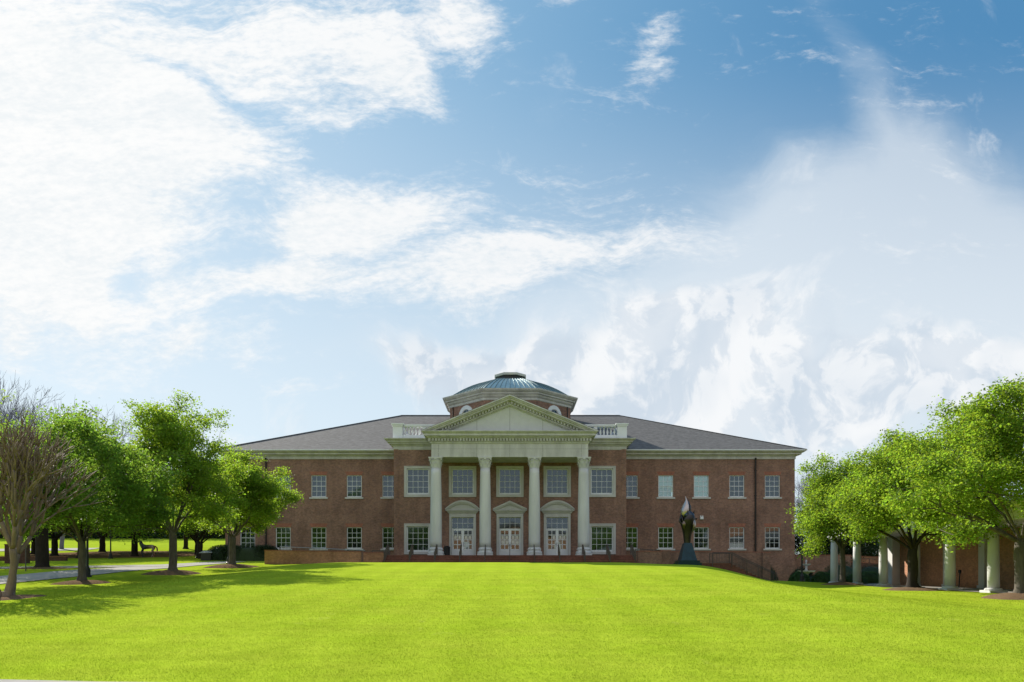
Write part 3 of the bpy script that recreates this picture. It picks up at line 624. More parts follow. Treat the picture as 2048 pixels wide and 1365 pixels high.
for k in range(8):
    a, b = oc[k], oc[(k+1) % 8]
    for j in range(10):
        q = a.lerp(b, j/10)
        pts = [(q.x*r_, YD+q.y*r_, z+.03) for r_, z in prof]
        for i in range(len(pts)-1): m.bar(pts[i], pts[i+1], .05 if j else .09, .07)
B(m, 'standing_seam', M_copperseam, dome)
m = MB(); m.sweep(octo(1.62), [(0, 22.9), (0, 23.66)]); B(m, 'lantern', M_dark, dome)
m = MB(); m.sweep(octo(1.75), [(0, 23.62), (.05, 23.64), (.05, 23.88), (-.02, 23.92), (-1.0, 23.98)]); m.lathe([(.06, 0), (.04, .2), (.0, .22)], (0, YD, 24.0), 8); B(m, 'lantern_cap', M_stone, dome)
# round-headed drum windows on the two front diagonals
for s in (-1, 1):
    ang = R(-90+45*s); n = Vector((math.cos(ang), math.sin(ang), 0)); tx = Vector((-n.y, n.x, 0)); ctr = Vector((0, YD, 18.25))+n*(APB+.0)
    def ringm(ri, ro, d0, d1, full=24):
        q = MB(); vs = []; 
        for i in range(full):
            a = 2*math.pi*i/full
            for rr_, dd in ((ri, d0), (ri, d1), (ro, d1), (ro, d0)): p = ctr+tx*(rr_*math.cos(a))+Vector((0, 0, rr_*math.sin(a)))+n*dd; vs.append(p)
        q.add(vs, [((i*4+j), (i*4+(j+1) % 4), (((i+1) % full)*4+(j+1) % 4), (((i+1) % full)*4+j)) for i in range(full) for j in range(4)]); return q
    rw = B(ringm(.78, 1.18, -.02, .12), 'round_window', M_white)
    B(ringm(.70, .79, -.02, .08), 'inner_frame', M_stone, rw)
    q = MB(); q.add([ctr+tx*(.75*math.cos(2*math.pi*i/24))+Vector((0, 0, .75*math.sin(2*math.pi*i/24)))+n*.01 for i in range(24)], [tuple(range(24))]); B(q, 'pane', M_glass, rw)
    q = MB()
    for a in range(0, 180, 45):
        d = tx*math.cos(R(a))+Vector((0, 0, math.sin(R(a)))); q.bar(ctr+n*.03-d*.74, ctr+n*.03+d*.74, .03, .03)
    B(q, 'glazing_bar', M_white, rw)
    q = MB(); p = ctr+tx*(s*2.2)+n*.06; q.tube([(p.x, p.y, 16), (p.x, p.y, 19.6)], .06, 8); B(q, 'downpipe', M_pipe)
for x in (490.5*YW/F, -487.5*YW/F):
    m = MB(); m.tube([(x, YW-.10, 2.35), (x, YW-.10, 12.65), (x, YW-.2, 12.8)], .085, 10)
    for z in (4, 6.5, 9, 11.5): m.box(x-.14, x+.14, YW-.12, YW+.01, z, z+.06)
    B(m, 'downpipe', M_pipe)
m = MB(); xl = (1403-1020)*YW/F; m.box(xl-.16, xl+.16, YW-.16, YW+.01, 6.6, 6.85); m.box(xl-.11, xl+.11, YW-.24, YW-.16, 6.62, 6.80); m.lathe([(.04, 0), (.07, .05), (.07, .12)], (xl-.1, YW-.08, 6.85), 8); m.lathe([(.04, 0), (.07, .05), (.07, .12)], (xl+.1, YW-.08, 6.85), 8); B(m, 'wall_light', M_white)
# platform and steps
m = MB(); m.box(-HB, HB, 64.6, YB+.1, .8, 2.79)
for k in range(1, 4): m.box(-HB, HB, 64.6-.36*k, 64.6-.36*(k-1)-.001, 1.2, 2.79-.16*k)
B(m, 'steps', M_step)
m = MB()
for k in range(4): m.box(-HB-.02, HB+.02, 64.6-.36*k-.03, 64.6-.36*k+.33, 2.79-.16*k, 2.79-.16*k+.018)
B(m, 'nosing', mat('stair_nosing', (.33, .17, .12), .8, .2, var=.15, vscale=3))

# handrails (each one a thing)
def handrail():
    t = empty('handrail', (0, 0, 0))
    P = lambda y, z: (0, y, z)
    m = MB(); m.tube([P(1.2, .86), P(1.2, .93), P(1.15, .97), P(.35, .97), P(-1.1, .32), P(-1.5, .30), P(-1.55, .24), P(-1.55, -.02)], .024, 6); m.build('top_rail', M_rail, t)
    m = MB(); m.tube([P(1.2, .14), P(.35, .14), P(-1.1, -.5), P(-1.5, -.5)], .016, 6); m.build('lower_rail', M_rail, t)
    for y, z0, z1 in ((1.2, 0, .9), (.3, 0, .95), (-1.5, -.66, .3)):
        m = MB(); m.box(-.024, .024, y-.024, y+.024, z0, z1); m.build('post', M_rail, t)
    m = MB()
    for i in range(1, 20):
        y = 1.2-i*.135
        if abs(y-.3) < .05: continue
        zt = .97 if y > .35 else .97+(y-.35)*.448; zb = .14 if y > .35 else .14+(y-.35)*.441
        m.box(-.009, .009, y-.009, y+.009, max(zb, -.5), zt)
    m.build('picket', M_rail, t)
    return t
def copy_tree(o, parent=None):
    c = o.copy(); col.objects.link(c); c.parent = parent
    for ch in o.children: copy_tree(ch, c)
    return c
hr = handrail(); where = ['at the left end of the portico steps', 'in front of the left lower window of the portico', 'in front of the first column from the left', 'in front of the left door', 'in front of the second column from the left', 'in front of the middle door',
    'in front of the third column from the left', 'in front of the right door', 'in front of the fourth column from the left', 'in front of the right lower window of the portico', 'at the right end of the portico steps']
for i in range(11):
    o = hr if i == 0 else copy_tree(hr)
    o.location = (BX+(i-5)*2.19, 64.6, 2.80); tag(o, 'dark metal handrail with pickets ' + where[i], 'handrail', 'handrails on the portico steps')

# low brick walls of the two ramps, with railings
def low_wall(name, label, segs, rail=None, m_=None):
    t = empty(name, (segs[0][0], segs[0][2], segs[0][4])); tag(t, label, 'wall'); off = tuple(t.location)
    for x0, x1, y0, y1, z0, za, zb in segs:
        m = MB(); m.add([(x0,y0,z0),(x1,y0,z0),(x1,y1,z0),(x0,y1,z0),(x0,y0,za),(x1,y0,zb),(x1,y1,zb),(x0,y1,za)], [(0,3,2,1),(4,5,6,7),(0,1,5,4),(1,2,6,5),(2,3,7,6),(3,0,4,7)])
        o = m.build('brickwork', m_ or M_brick_light, None, off=off); o.location = (0, 0, 0); o.parent = t
        m = MB(); q = .03; m.add([(x0-q,y0-q,za+.004),(x1+q,y0-q,zb+.004),(x1+q,y1+q,zb+.004),(x0-q,y1+q,za+.004),(x0-q,y0-q,za+.07),(x1+q,y0-q,zb+.07),(x1+q,y1+q,zb+.07),(x0-q,y1+q,za+.07)], [(0,3,2,1),(4,5,6,7),(0,1,5,4),(1,2,6,5),(2,3,7,6),(3,0,4,7)])
        o = m.build('coping', M_brick_arch, None, off=off); o.location = (0, 0, 0); o.parent = t
    return t
low_wall('ramp_wall', 'low orange brick ramp wall to the left of the portico steps', [(-21.5, -13.15, 63.0, 63.3, .8, 3.17, 3.05), (-13.15, -11.35, 64.2, 64.5, .8, 2.98, 2.98)])
low_wall('ramp_wall', 'low brick wall behind the dark sculpture, right of the portico steps', [(11.2, 13.3, 64.4, 64.7, .8, 3.1, 3.1), (13.3, 14.2, 64.8, 65.1, .8, 3.2, 3.2), (14.2, 22.6, 65.6, 65.9, -.5, 3.12, 3.08), (22.6, 23.3, 65.3, 66.1, -.5, 3.02, 3.02)], m_=M_brick)
def railing(name, label, pts, h, posts=True, step=.13, m_=None, group=None):
    t = empty(name, pts[0]); tag(t, label, 'railing', group); off = pts[0]
    def Bq(mb, nm, mm): o = mb.build(nm, mm, None, off=off); o.location = (0, 0, 0); o.parent = t
    m = MB(); m.tube([(a, b, c+h) for a, b, c in pts], .028, 6); Bq(m, 'top_rail', m_ or M_rail)
    m = MB(); m.tube([(a, b, c+.1) for a, b, c in pts], .018, 6); Bq(m, 'lower_rail', M_rail)
    pk = MB()
    for i in range(len(pts)-1):
        a = Vector(pts[i]); b = Vector(pts[i+1]); n = max(1, int((b-a).length/step)); np_ = max(1, round((b-a).length/1.6))
        for k in range(n): p = a.lerp(b, (k+.5)/n); pk.box(p.x-.009, p.x+.009, p.y-.009, p.y+.009, p.z+.1, p.z+h)
        for k in range(np_+(1 if i == len(pts)-2 else 0)):
            p = a.lerp(b, k/np_); q = MB(); q.box(p.x-.028, p.x+.028, p.y-.028, p.y+.028, p.z-.3, p.z+h); Bq(q, 'post', M_rail)
    Bq(pk, 'picket', M_rail)
M_railtop = mat('pale_handrail', (.42, .42, .44), .35, .5, .6)
railing('railing', 'long ramp railing with pale top rail above the left brick wall', [(-21.0, 65.6, 2.62), (-13.3, 65.6, 2.28)], .98, m_=M_railtop)
railing('railing', 'short dark railing between the ramp wall and the left end of the steps', [(-13.0, 67.5, 2.35), (-11.4, 67.5, 2.35)], .95)
railing('railing', 'dark ramp railing behind the wall near the right end of the steps', [(11.6, 68.2, 2.5), (16.4, 68.2, 2.3)], .95)
railing('stair_railing', 'front dark railing stepping down the bank at the right of the lawn', [(16.6, 60.0, 2.05), (18.2, 60.0, 2.05), (21.9, 60.0, .30)], .88)
railing('stair_railing', 'rear dark railing stepping down the bank at the right of the lawn', [(17.0, 62.4, 2.05), (18.7, 62.4, 2.05), (22.5, 62.4, .30)], .88)
m = MB()
m.box(15.5, 18.2, 60.1, 62.3, 1.2, 2.06)
for k in range(11): m.box(18.2+k*.34, 18.2+(k+1)*.34+.001*k, 60.1+.001*k, 62.3, -.2, 2.06-.16*(k+1))
o = m.build('stair', M_step, off=(18, 61.2, 1)); tag(o, 'dark brick stair running down the bank between two railings', 'stair')

# ------------------------------------------------------------------ right-hand arcade building
AX = 26.0
arc_ = empty('brick_arcade', (30, 45, .3)); tag(arc_, 'low brick building with a white-columned arcade behind the right-hand trees', 'building'); AO = (30, 45, .3)
def A_(mb, nm, mm, parent=None, smooth=False): o = mb.build(nm, mm, None, smooth, off=AO); o.location = (0, 0, 0); o.parent = parent or arc_; return o
m = MB(); m.box(30.6, 44, 12, 57.6, -.3, 4.9); A_(m, 'wall', M_brick_light)
m = MB(); m.box(37, 60, 10, 50, 4.9, 9.2); A_(m, 'upper_wall', M_brick_light)
m = MB(); m.sweep([(37, 10), (60, 10), (60, 50), (37, 50)], [(0, 8.9), (.3, 9.1), (.3, 9.3), (.8, 9.5), (.8, 9.7)]); A_(m, 'upper_cornice', M_stone)
m = MB(); m.add([(36.2, 9.2, 9.7), (60.8, 9.2, 9.7), (60.8, 50.8, 9.7), (36.2, 50.8, 9.7), (48.5, 21, 12.6), (48.5, 39, 12.6)], [(0, 1, 4), (1, 2, 5, 4), (2, 3, 5), (3, 0, 4, 5)]); A_(m, 'upper_roof', M_roof)
for y in [58.5-3.87*k for k in range(12)]:
    m = MB(); m.lathe([(.29, 0), (.29, 1.2), (.275, 2.2), (.25, 3.3)], (AX, y, .56), 24); c = A_(m, 'column', M_column, smooth=True)
    m = MB(); m.box(AX-.46, AX+.46, y-.46, y+.46, .2, .44); m.lathe([(.42, 0), (.44, .04), (.42, .08), (.36, .12)], (AX, y, .44), 20); A_(m, 'base', M_column, c)
    m = MB(); m.lathe([(.27, 0), (.31, .03), (.28, .06), (.28, .12), (.38, .2)], (AX, y, 3.82), 20); m.box(AX-.42, AX+.42, y-.42, y+.42, 4.02, 4.12); A_(m, 'capital', M_column, c)
    m = MB(); m.box(30.35, 30.62, y-.3, y+.3, .3, 4.1); m.box(30.28, 30.63, y-.36, y+.36, .301, .52)
    if y < 57.5: A_(m, 'pilaster', M_stone)
m = MB(); m.box(30.0, 30.7, 57.2, 57.9, .3, 4.1); m.box(29.92, 30.78, 57.12, 57.98, .302, .5); A_(m, 'pilaster', M_stone)
m = MB(); m.sweep([(25.6, 14), (31, 14), (31, 59), (25.6, 59)], [(0, 4.12), (0, 4.75), (.12, 4.8), (.3, 4.95), (.3, 5.05)]); A_(m, 'entablature', M_column)
m = MB(); m.add([(25.2, 13.6, 5.06), (44.4, 13.6, 5.06), (44.4, 59.4, 5.06), (25.2, 59.4, 5.06), (34.5, 20, 6.6), (34.5, 52, 6.6)], [(0, 1, 4), (1, 2, 5, 4), (2, 3, 5), (3, 0, 4, 5)]); A_(m, 'roof', M_roof)
m = MB(); m.box(30.3, 30.6, 40.2, 40.6, 4.2, 4.8) if False else None
# litter bins
def bin_(x, y, z, label, w=.32, h=.95):
    t = empty('litter_bin', (x, y, z)); tag(t, label, 'litter bin')
    m = MB(); m.lathe([(w*.85, 0), (w*.9, .04), (w, h*.8), (w*1.04, h*.82)], (0, 0, 0), 8); m.build('bin_body', M_dark, t)
    m = MB(); m.lathe([(w*1.06, 0), (w*1.06, .06), (w*.7, .15), (w*.3, .19)], (0, 0, h*.83), 8); m.build('lid', M_dark, t)
bin_(BX-5.95, 68.6, 2.79, 'dark litter bin beside the leftmost portico column')
bin_(29.6, 41.8, .33, 'black litter bin against the arcade wall', .42, 1.2)
t = empty('ash_stand', (29.9, 48.5, .33)); tag(t, 'slim black stand with flat foot on the arcade floor', 'stand')
m = MB(); m.lathe([(.35, 0), (.33, .03), (.05, .06)], (0, 0, 0), 12); m.build('foot', M_dark, t)
m = MB(); m.tube([(0, 0, .05), (.06, 0, 1.0)], .04, 8); m.lathe([(.05, 0), (.1, .06), (.1, .22), (.02, .26)], (.06, 0, .95), 8); m.build('stem', M_dark, t)

# distant walls at the right
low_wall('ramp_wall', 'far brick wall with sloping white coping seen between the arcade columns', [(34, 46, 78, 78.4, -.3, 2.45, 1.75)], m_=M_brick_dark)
low_wall('ramp_wall', 'far upper brick wall seen above the sloping white coping', [(36, 48, 83, 83.4, 0, 3.15, 2.7)], m_=M_brick_light)
railing('railing', 'dark railing of the far ramp between the arcade columns', [(35, 80.5, 1.75), (46, 80.5, 1.4)], 1.1, step=.4)
low_wall('garden_wall', 'low brick garden wall with pale ledge behind the right lamp post', [(29.0, 35.5, 76, 76.4, -.3, 3.0, 3.0)], m_=M_brick)
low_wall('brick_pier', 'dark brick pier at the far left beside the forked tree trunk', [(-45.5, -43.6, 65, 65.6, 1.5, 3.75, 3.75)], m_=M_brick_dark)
# ------------------------------------------------------------------ trees
def skeleton(rng, targets, fork_h, step=.35, lean=(0, 0), trunk_r=.16, tip=.006, expo=2.3, up=.5, trunk0=(0, 0, 0), pref=.9, fan=None):
    nodes = []; par = []; dirs = []
    n = max(2, int(fork_h/.3))
    for i in range(n+1):
        t = i/n; nodes.append((trunk0[0]+lean[0]*t+rng.normal(0, .012), trunk0[1]+lean[1]*t+rng.normal(0, .012), fork_h*t)); par.append(i-1); dirs.append((lean[0]*.3, lean[1]*.3, 1))
    base = n; fork = np.array(nodes[-1])
    T = targets[np.argsort(np.linalg.norm(targets-fork, axis=1))]
    NA = np.array(nodes); DA = np.array(dirs, float); PA = list(par)
    cap = 60000; buf = np.zeros((cap, 3)); dbf = np.zeros((cap, 3)); k = len(NA); buf[:k] = NA; dbf[:k] = DA/np.linalg.norm(DA, axis=1)[:, None]
    tips = []
    if fan:
        for a_ in range(fan[0]):
            th = 2*math.pi*(a_+rng.uniform(-.3, .3))/fan[0]; q_ = rng.uniform(.35, .8); e_ = np.array([math.cos(th)*fan[1]*q_, math.sin(th)*fan[1]*q_, fork_h+(fan[2]-fork_h)*(1.25-q_)*rng.uniform(.8, 1.15)])
            p0 = buf[base].copy(); c1 = p0+(e_-p0)*np.array([.42, .42, .52]); last = base; m = max(3, int(np.linalg.norm(e_-p0)/step))
            for q in range(1, m+1):
                s = q/m; p = (1-s)**2*p0+2*s*(1-s)*c1+s*s*e_+rng.normal(0, .015, 3); buf[k] = p; dd = p-buf[last]; dbf[k] = dd/np.linalg.norm(dd); PA.append(last); last = k; k += 1
            tips.append(last)
    for t in T:
        lo_ = base; d = t-buf[lo_:k]; L = np.linalg.norm(d, axis=1)+1e-6; cosv = (d*dbf[lo_:k]).sum(1)/L
        cost = L*(1+pref*(1-cosv)) + np.maximum(0, -d[:, 2])*.8; j = lo_+int(np.argmin(cost)); L0 = np.linalg.norm(t-buf[j])
        m = max(1, int(L0/step)); p0 = buf[j].copy(); d0 = dbf[j].copy(); c1 = p0+(d0*.6+np.array([0, 0, up*.3]))*L0*.33; last = j
        for q in range(1, m+1):
            s = q/m; p = (1-s)**2*p0+2*s*(1-s)*c1+s*s*t + rng.normal(0, .02, 3)*(s < 1)
            if k >= cap: break
            buf[k] = p; dd = p-buf[last]; dbf[k] = dd/(np.linalg.norm(dd)+1e-9); PA.append(last); last = k; k += 1
        tips.append(last)
    P = buf[:k]; PA = np.array(PA); acc = np.zeros(k); nch = np.zeros(k, int)
    for i in range(k-1, 0, -1):
        if acc[i] == 0: acc[i] = tip**expo
        acc[PA[i]] += acc[i]; nch[PA[i]] += 1
    r = acc**(1/expo); 
    sc = trunk_r/r[base]
    r = np.maximum(tip, r*(1+(sc-1)*np.clip(r/r[base], 0, 1)**.5))
    for i in range(base+1): r[i] = trunk_r*(1.0+.10*(1-i/base)+.55*max(0, 1-i*fork_h/base/.35)**2)
    return P, PA, r, tips, base
def limb_mesh(P, PA, r, seg=6):
    n = len(P); main = -np.ones(n, int)
    for i in range(1, n):
        p = PA[i]
        if main[p] < 0 or r[i] > r[main[p]]: main[p] = i
    V = []; Fc = []; cnt = 0
    starts = [(0, -1)] + [(i, PA[i]) for i in range(1, n) if main[PA[i]] != i]
    for s, p in starts:
        ch = [p] if p >= 0 else []; i = s
        while i >= 0: ch.append(i); i = main[i]
        if len(ch) < 2: continue
        pts = P[ch]; rr_ = r[ch].copy()
        if p >= 0: rr_[0] = min(rr_[0], rr_[1]*1.15)
        sg = seg if rr_.max() > .05 else (4 if rr_.max() > .015 else 3)
        if rr_.max() > .14: sg = 12
        d = np.gradient(pts, axis=0); d /= np.linalg.norm(d, axis=1)[:, None]+1e-9
        ref = np.array([.31, .87, .2]) if abs(d[0][2]) > .5 else np.array([0, 0, 1.])
        a = np.cross(d, ref); a /= np.linalg.norm(a, axis=1)[:, None]+1e-9; b = np.cross(d, a)
        th = np.arange(sg)*2*np.pi/sg
        ring = pts[:, None]+rr_[:, None, None]*(a[:, None]*np.cos(th)[None, :, None]+b[:, None]*np.sin(th)[None, :, None])
        V.append(ring.reshape(-1, 3)); m = len(ch)
        ii = (np.arange(m-1)[:, None]*sg+np.arange(sg)[None]).ravel(); jj = (np.arange(m-1)[:, None]*sg+(np.arange(sg)[None]+1) % sg).ravel()
        Fc.append(np.stack([ii, jj, jj+sg, ii+sg], -1)+cnt); cnt += m*sg
    return np.concatenate(V), np.concatenate(Fc)
def leaf_mesh(rng, centres, n_per, spread, size, flat=.6):
    n = len(centres)*n_per; c = np.repeat(centres, n_per, 0)+rng.normal(0, 1, (n, 3))*np.array([spread, spread, spread*flat])
    nrm = rng.normal(0, 1, (n, 3)); nrm[:, 2] = np.abs(nrm[:, 2])+.5; nrm /= np.linalg.norm(nrm, axis=1)[:, None]
    ax = rng.normal(0, 1, (n, 3)); a = np.cross(nrm, ax); a /= np.linalg.norm(a, axis=1)[:, None]; b = np.cross(nrm, a)
    s = (size*rng.uniform(.6, 1.3, n))[:, None]
    v = np.stack([c-a*s*.5, c+b*s*.34+nrm*s*.06, c+a*s*.5-nrm*s*.08, c-b*s*.34+nrm*s*.06], 1).reshape(-1, 3)
    return v, np.arange(4*n).reshape(-1, 4)
def crown_targets(rng, n, cx, cz, rx, rz, hollow=.45, low_cut=-.75, lobes=7, lob=.22, ry=None, skew=(0, 0), clump=7, cs=1.0):
    ry = ry or rx; out = []; ph = rng.uniform(0, 6.28, 12); am = rng.uniform(.4, 1, 12)
    while len(out) < n:
        d = rng.normal(0, 1, 3); d /= np.linalg.norm(d)
        if d[2] < low_cut: continue
        az = math.atan2(d[1], d[0]); w = 1+lob*sum(am[i]*math.sin((i % 4+1)*az+(i//4+1)*d[2]*2.2+ph[i]) for i in range(8))/2.6
        rad = (rng.uniform(hollow**3, 1))**(1/3)*w*rng.uniform(.86, 1.12)
        c = np.array((d[0]*rad*rx+skew[0]*d[2], d[1]*rad*ry+skew[1]*d[2], cz+d[2]*rad*rz))
        for q in range(clump): out.append(c+rng.normal(0, 1, 3)*np.array([.42, .42, .30])*cs)
    return np.array(out[:n])
def tree(name, label, cat, loc, h_fork, n_t, rx, cz, rz, trunk_r, leaf_mat, bark, seed, n_leaf=60, spread=.38, size=.16, low_cut=-.7, lob=.24, group=None, hollow=.4, twigs=True, tip=.007, pref=.9, skew=(0, 0), ry=None, up=.5, flat=.6):
    rng = np.random.default_rng(seed); T = crown_targets(rng, n_t, 0, cz, rx, rz, hollow, low_cut, lob=lob, skew=skew, ry=ry, clump=7 if n_leaf else 1, cs=spread/.27)
    P, PA, r, tips, base = skeleton(rng, T, h_fork, trunk_r=trunk_r, tip=tip, lean=(rng.normal(0, .03), rng.normal(0, .03)), pref=pref, up=up, fan=(10, rx, cz) if n_leaf else (7, rx*.6, cz))
    t = empty(name, loc); v, f = limb_mesh(P, PA, r); np_mesh('trunk', v, f, bark, t)
    if n_leaf:
        v, f = leaf_mesh(rng, P[tips], n_leaf, spread, size, flat); np_mesh('crown', v, f, leaf_mat, t, smooth=False)
    tag(t, label, cat, group); return t
def mulch(x, y, r, h, label, rx=None):
    rx = rx or r; v = []; n, k = 40, 7; rg = random.Random(int(x*7+y))
    for j in range(k):
        q = j/(k-1)
        for i in range(n):
            a = 2*math.pi*i/n; e = 1+.05*math.sin(3*a+x)+.03*math.sin(7*a); X = x+math.cos(a)*q*rx*e; Y = y+math.sin(a)*q*r*e
            v.append((X, Y, g(X, Y)+.01+h*(1-q*q)**1.2+(rg.uniform(-.012, .012) if j < k-1 else -.05)))
    f = np.array([(j*n+i, j*n+(i+1) % n, (j+1)*n+(i+1) % n, (j+1)*n+i) for j in range(k-1) for i in range(n)]); f = f[:, ::-1]
    o = np_mesh('mulch_bed', np.array(v), f, M_mulch); tag(o, label, 'mulch', kind='stuff')
LT = [(-22.3, 37.6), (-22.0, 47.0), (-22.0, 57.0)]
def at(p): return (p[0], p[1], g(*p)+.10)
tree('maple_tree', 'dark green maple with slim grey trunk, between the bare crape myrtle and the fuller maple', 'tree', at(LT[0]), 1.9, 620, 3.9, 4.7, 3.15, .17, M_leafC, M_bark, 11, n_leaf=100, spread=.27, size=.15, low_cut=-.7, flat=.75)
tree('maple_tree', 'tallest left maple with pale straight trunk in front of the horse statue', 'tree', at(LT[1]), 2.3, 720, 3.6, 6.6, 4.1, .24, M_leafA, M_bark, 14, n_leaf=90, spread=.28, size=.15, flat=.75, low_cut=-.75, lob=.26)
tree('maple_tree', 'light green maple whose crown overlaps the left end of the hall', 'tree', at(LT[2]), 2.2, 640, 4.2, 5.3, 3.5, .24, M_leafA, M_bark, 13, n_leaf=92, spread=.28, size=.155, flat=.75, low_cut=-.65, skew=(.6, 0))
RT = [(22.9, 50.2), (22.2, 40.2), (21.8, 31.0)]
tree('maple_tree', 'small maple nearest the hall on the right, pale thin trunk', 'tree', at(RT[0]), 2.3, 620, 2.9, 5.0, 3.5, .17, M_leafA, M_bark, 21, up=.8, pref=1.2, n_leaf=100, spread=.27, size=.14, flat=.75, low_cut=-.7, skew=(-.3, 0))
tree('maple_tree', 'broad maple with short dark trunk in front of the arcade columns', 'tree', at(RT[1]), 2.1, 760, 3.6, 5.0, 3.6, .25, M_leafA, M_bark_dark, 24, up=.8, pref=1.2, n_leaf=100, spread=.27, size=.13, flat=.75, low_cut=-.6)
tree('maple_tree', 'largest maple at the right edge of the lawn with bright green crown', 'tree', at(RT[2]), 2.3, 1000, 4.7, 5.3, 4.0, .25, M_leafA, M_bark, 28, up=.8, pref=1.2, n_leaf=105, spread=0.26, size=.13, flat=.75, low_cut=-.6)
for (x, y), r, h, l in ((LT[0], 1.5, .16, 'ring of brown mulch round the dark left maple'), (LT[1], 1.9, .24, 'ring of brown mulch round the tallest left maple'), (LT[2], 2.2, .26, 'ring of brown mulch round the maple by the hall'),
                        (RT[0], 1.5, .18, 'mulch ring round the small maple nearest the hall'), (RT[1], 1.7, .16, 'mulch ring round the broad right maple'), (RT[2], 1.7, .24, 'tan mulch mound under the largest right maple')):
    mulch(x, y, r*.9, h, l, rx=r)
# crape myrtle: several fused stems and a fan of bare shoots
def crape(loc):
    t = empty('crape_myrtle', loc); rng = np.random.default_rng(8); mb = MB(); tips = []
    def grow(p, d, r0, L, depth):
        n = max(3, int(L/.22)); pts = [p.copy()]; rad = [r0]; d = d/np.linalg.norm(d); r1 = r0*(.84 if depth < 6 else .45)
        for i in range(n):
            d = d+rng.normal(0, .055, 3)+np.array([0, 0, .035 if depth > 1 else .0]); d /= np.linalg.norm(d); p = p+d*L/n; pts.append(p.copy()); rad.append(r0+(r1-r0)*(i+1)/n*(.75))
        rad[-1] = r1; mb.tube(pts, rad, 9 if r0 > .08 else (6 if r0 > .03 else 4))
        if depth >= 6 or p[2] > 8.3: tips.append(p); return
        k = 3 if (depth < 2 or rng.random() < .25) else 2; ph = rng.uniform(0, 6.28); f = 1/k**.5
        for c in range(k):
            a = ph+2*math.pi*c/k+rng.normal(0, .3); s_ = rng.uniform(.18, .44) if depth else .42
            u_ = np.cross(d, [0.2, 1, .1]); u_ /= np.linalg.norm(u_); w_ = np.cross(d, u_)
            nd_ = d+(u_*math.cos(a)+w_*math.sin(a))*s_; nd_[2] = max(nd_[2], .16)
            grow(p, nd_, max(.026, r1*f*rng.uniform(1.22, 1.42)), rng.uniform(.75, 1.30)*(1.0 if depth == 0 else .80)*(.80 if depth > 3 else 1), depth+1)
    for b, ln, r_, h in (((-.17, -.02), (-.16, .0, 1), .155, 1.75), ((.14, -.06), (.10, -.02, 1), .15, 2.1), ((-.02, .17), (.0, .12, 1), .14, 1.9), ((.20, .12), (.13, .06, 1), .11, 2.2)):
        q = np.array([b[0], b[1], -.1]); mb.lathe([(r_*1.5, 0), (r_*1.25, .12), (r_*1.05, .35)], (b[0], b[1], -.1), 10); grow(q, np.array(ln, float), r_, h, 0)
    mb.build('trunk', M_bark_pale, t, True)
    v, f = leaf_mesh(rng, np.array(tips), 2, .08, .04); np_mesh('bud_leaves', v, f, M_leafB, t, False)
    tag(t, 'bare brown crape myrtle with fanned upright shoots at the left edge of the lawn', 'tree'); t.scale = (.95, .95, .97)
crape((-19.6, 28.0, g(-19.6, 28.0)+.05)); mulch(-19.6, 28.0, 1.2, .12, 'dark mulch round the foot of the crape myrtle', rx=1.6)
# background trees, left
def gl(x, y): return (x, y, g(x, y)-.05)
BT = [((-35.5, 54.8), 'forked dark-trunked tree behind the crape myrtle', 3.2, 5.2, 7.2, 4.6, .42, M_leafC, M_bark_dark, 31, 420),
      ((-46.0, 62.0), 'yellow-green tree behind the crape myrtle at the far left edge', 3, 6, 8.2, 4.6, .3, M_leafB, M_bark_dark, 32, 380),
      ((-43.2, 83.0), 'small bright green tree left of the horse statue', 2.0, 4.0, 4.8, 2.8, .33, M_leafB, M_bark_dark, 33, 260),
      ((-37.3, 86.0), 'spreading tree with dark fan of limbs, right of the horse statue', 1.5, 5.2, 5.6, 3.8, .3, M_leafA, M_bark_dark, 34, 320),
      ((-37.5, 99.0), 'distant pale tree seen just left of the dark hedge', 2, 4.5, 6.0, 4, .25, M_leafB, M_bark_dark, 35, 260)]
for p, lab, hf, rx, cz, rz, tr, lm, bk, sd_, nt_ in BT:
    tree('shade_tree', lab, 'tree', gl(*p), hf, nt_, rx, cz, rz, tr, lm, bk, sd_, n_leaf=55, spread=.5, size=.22, low_cut=-.6, group='trees in the park left of the hall')
src = {o["label"]: o for o in col.objects if o.get("label") and o.name.startswith('shade_tree')}
def clone(root, loc, rz, sc, label, group, name=None):
    c = copy_tree(root); c.location = loc; c.rotation_euler = (0, 0, rz); c.scale = (sc, sc, sc); c["label"] = label; c["group"] = group
    return c
SRC = list(src.values())
extra = [((-58, 88), 3, .3, 1.0, 'distant tree behind the sunlit drive, left one'), ((-53, 84), 2, 1.2, 1.0, 'dark-stemmed tree beyond the drive, behind the crape myrtle'), ((-47.5, 80), 2, 2.1, 1.15, 'tree with slanting stem above the brown bed'),
         ((-65, 74), 1, 2.7, 1.1, 'big tree hidden behind the left edge trees'), ((-52, 92), 3, 4.1, 1.1, 'tree in the middle of the park behind the tallest maple'), ((-45, 100), 4, 1.6, 1.1, 'tall pale tree far behind the horse statue'), ((-33.5, 78), 4, 3.3, .8, 'tree rising from behind the dark hedge'), ((-31.5, 92), 0, .5, .85, 'tree close behind the left end of the hall')]
for p, k, rz, sc, lab in extra: clone(SRC[k], gl(*p), rz, sc, lab, 'trees in the park left of the hall')
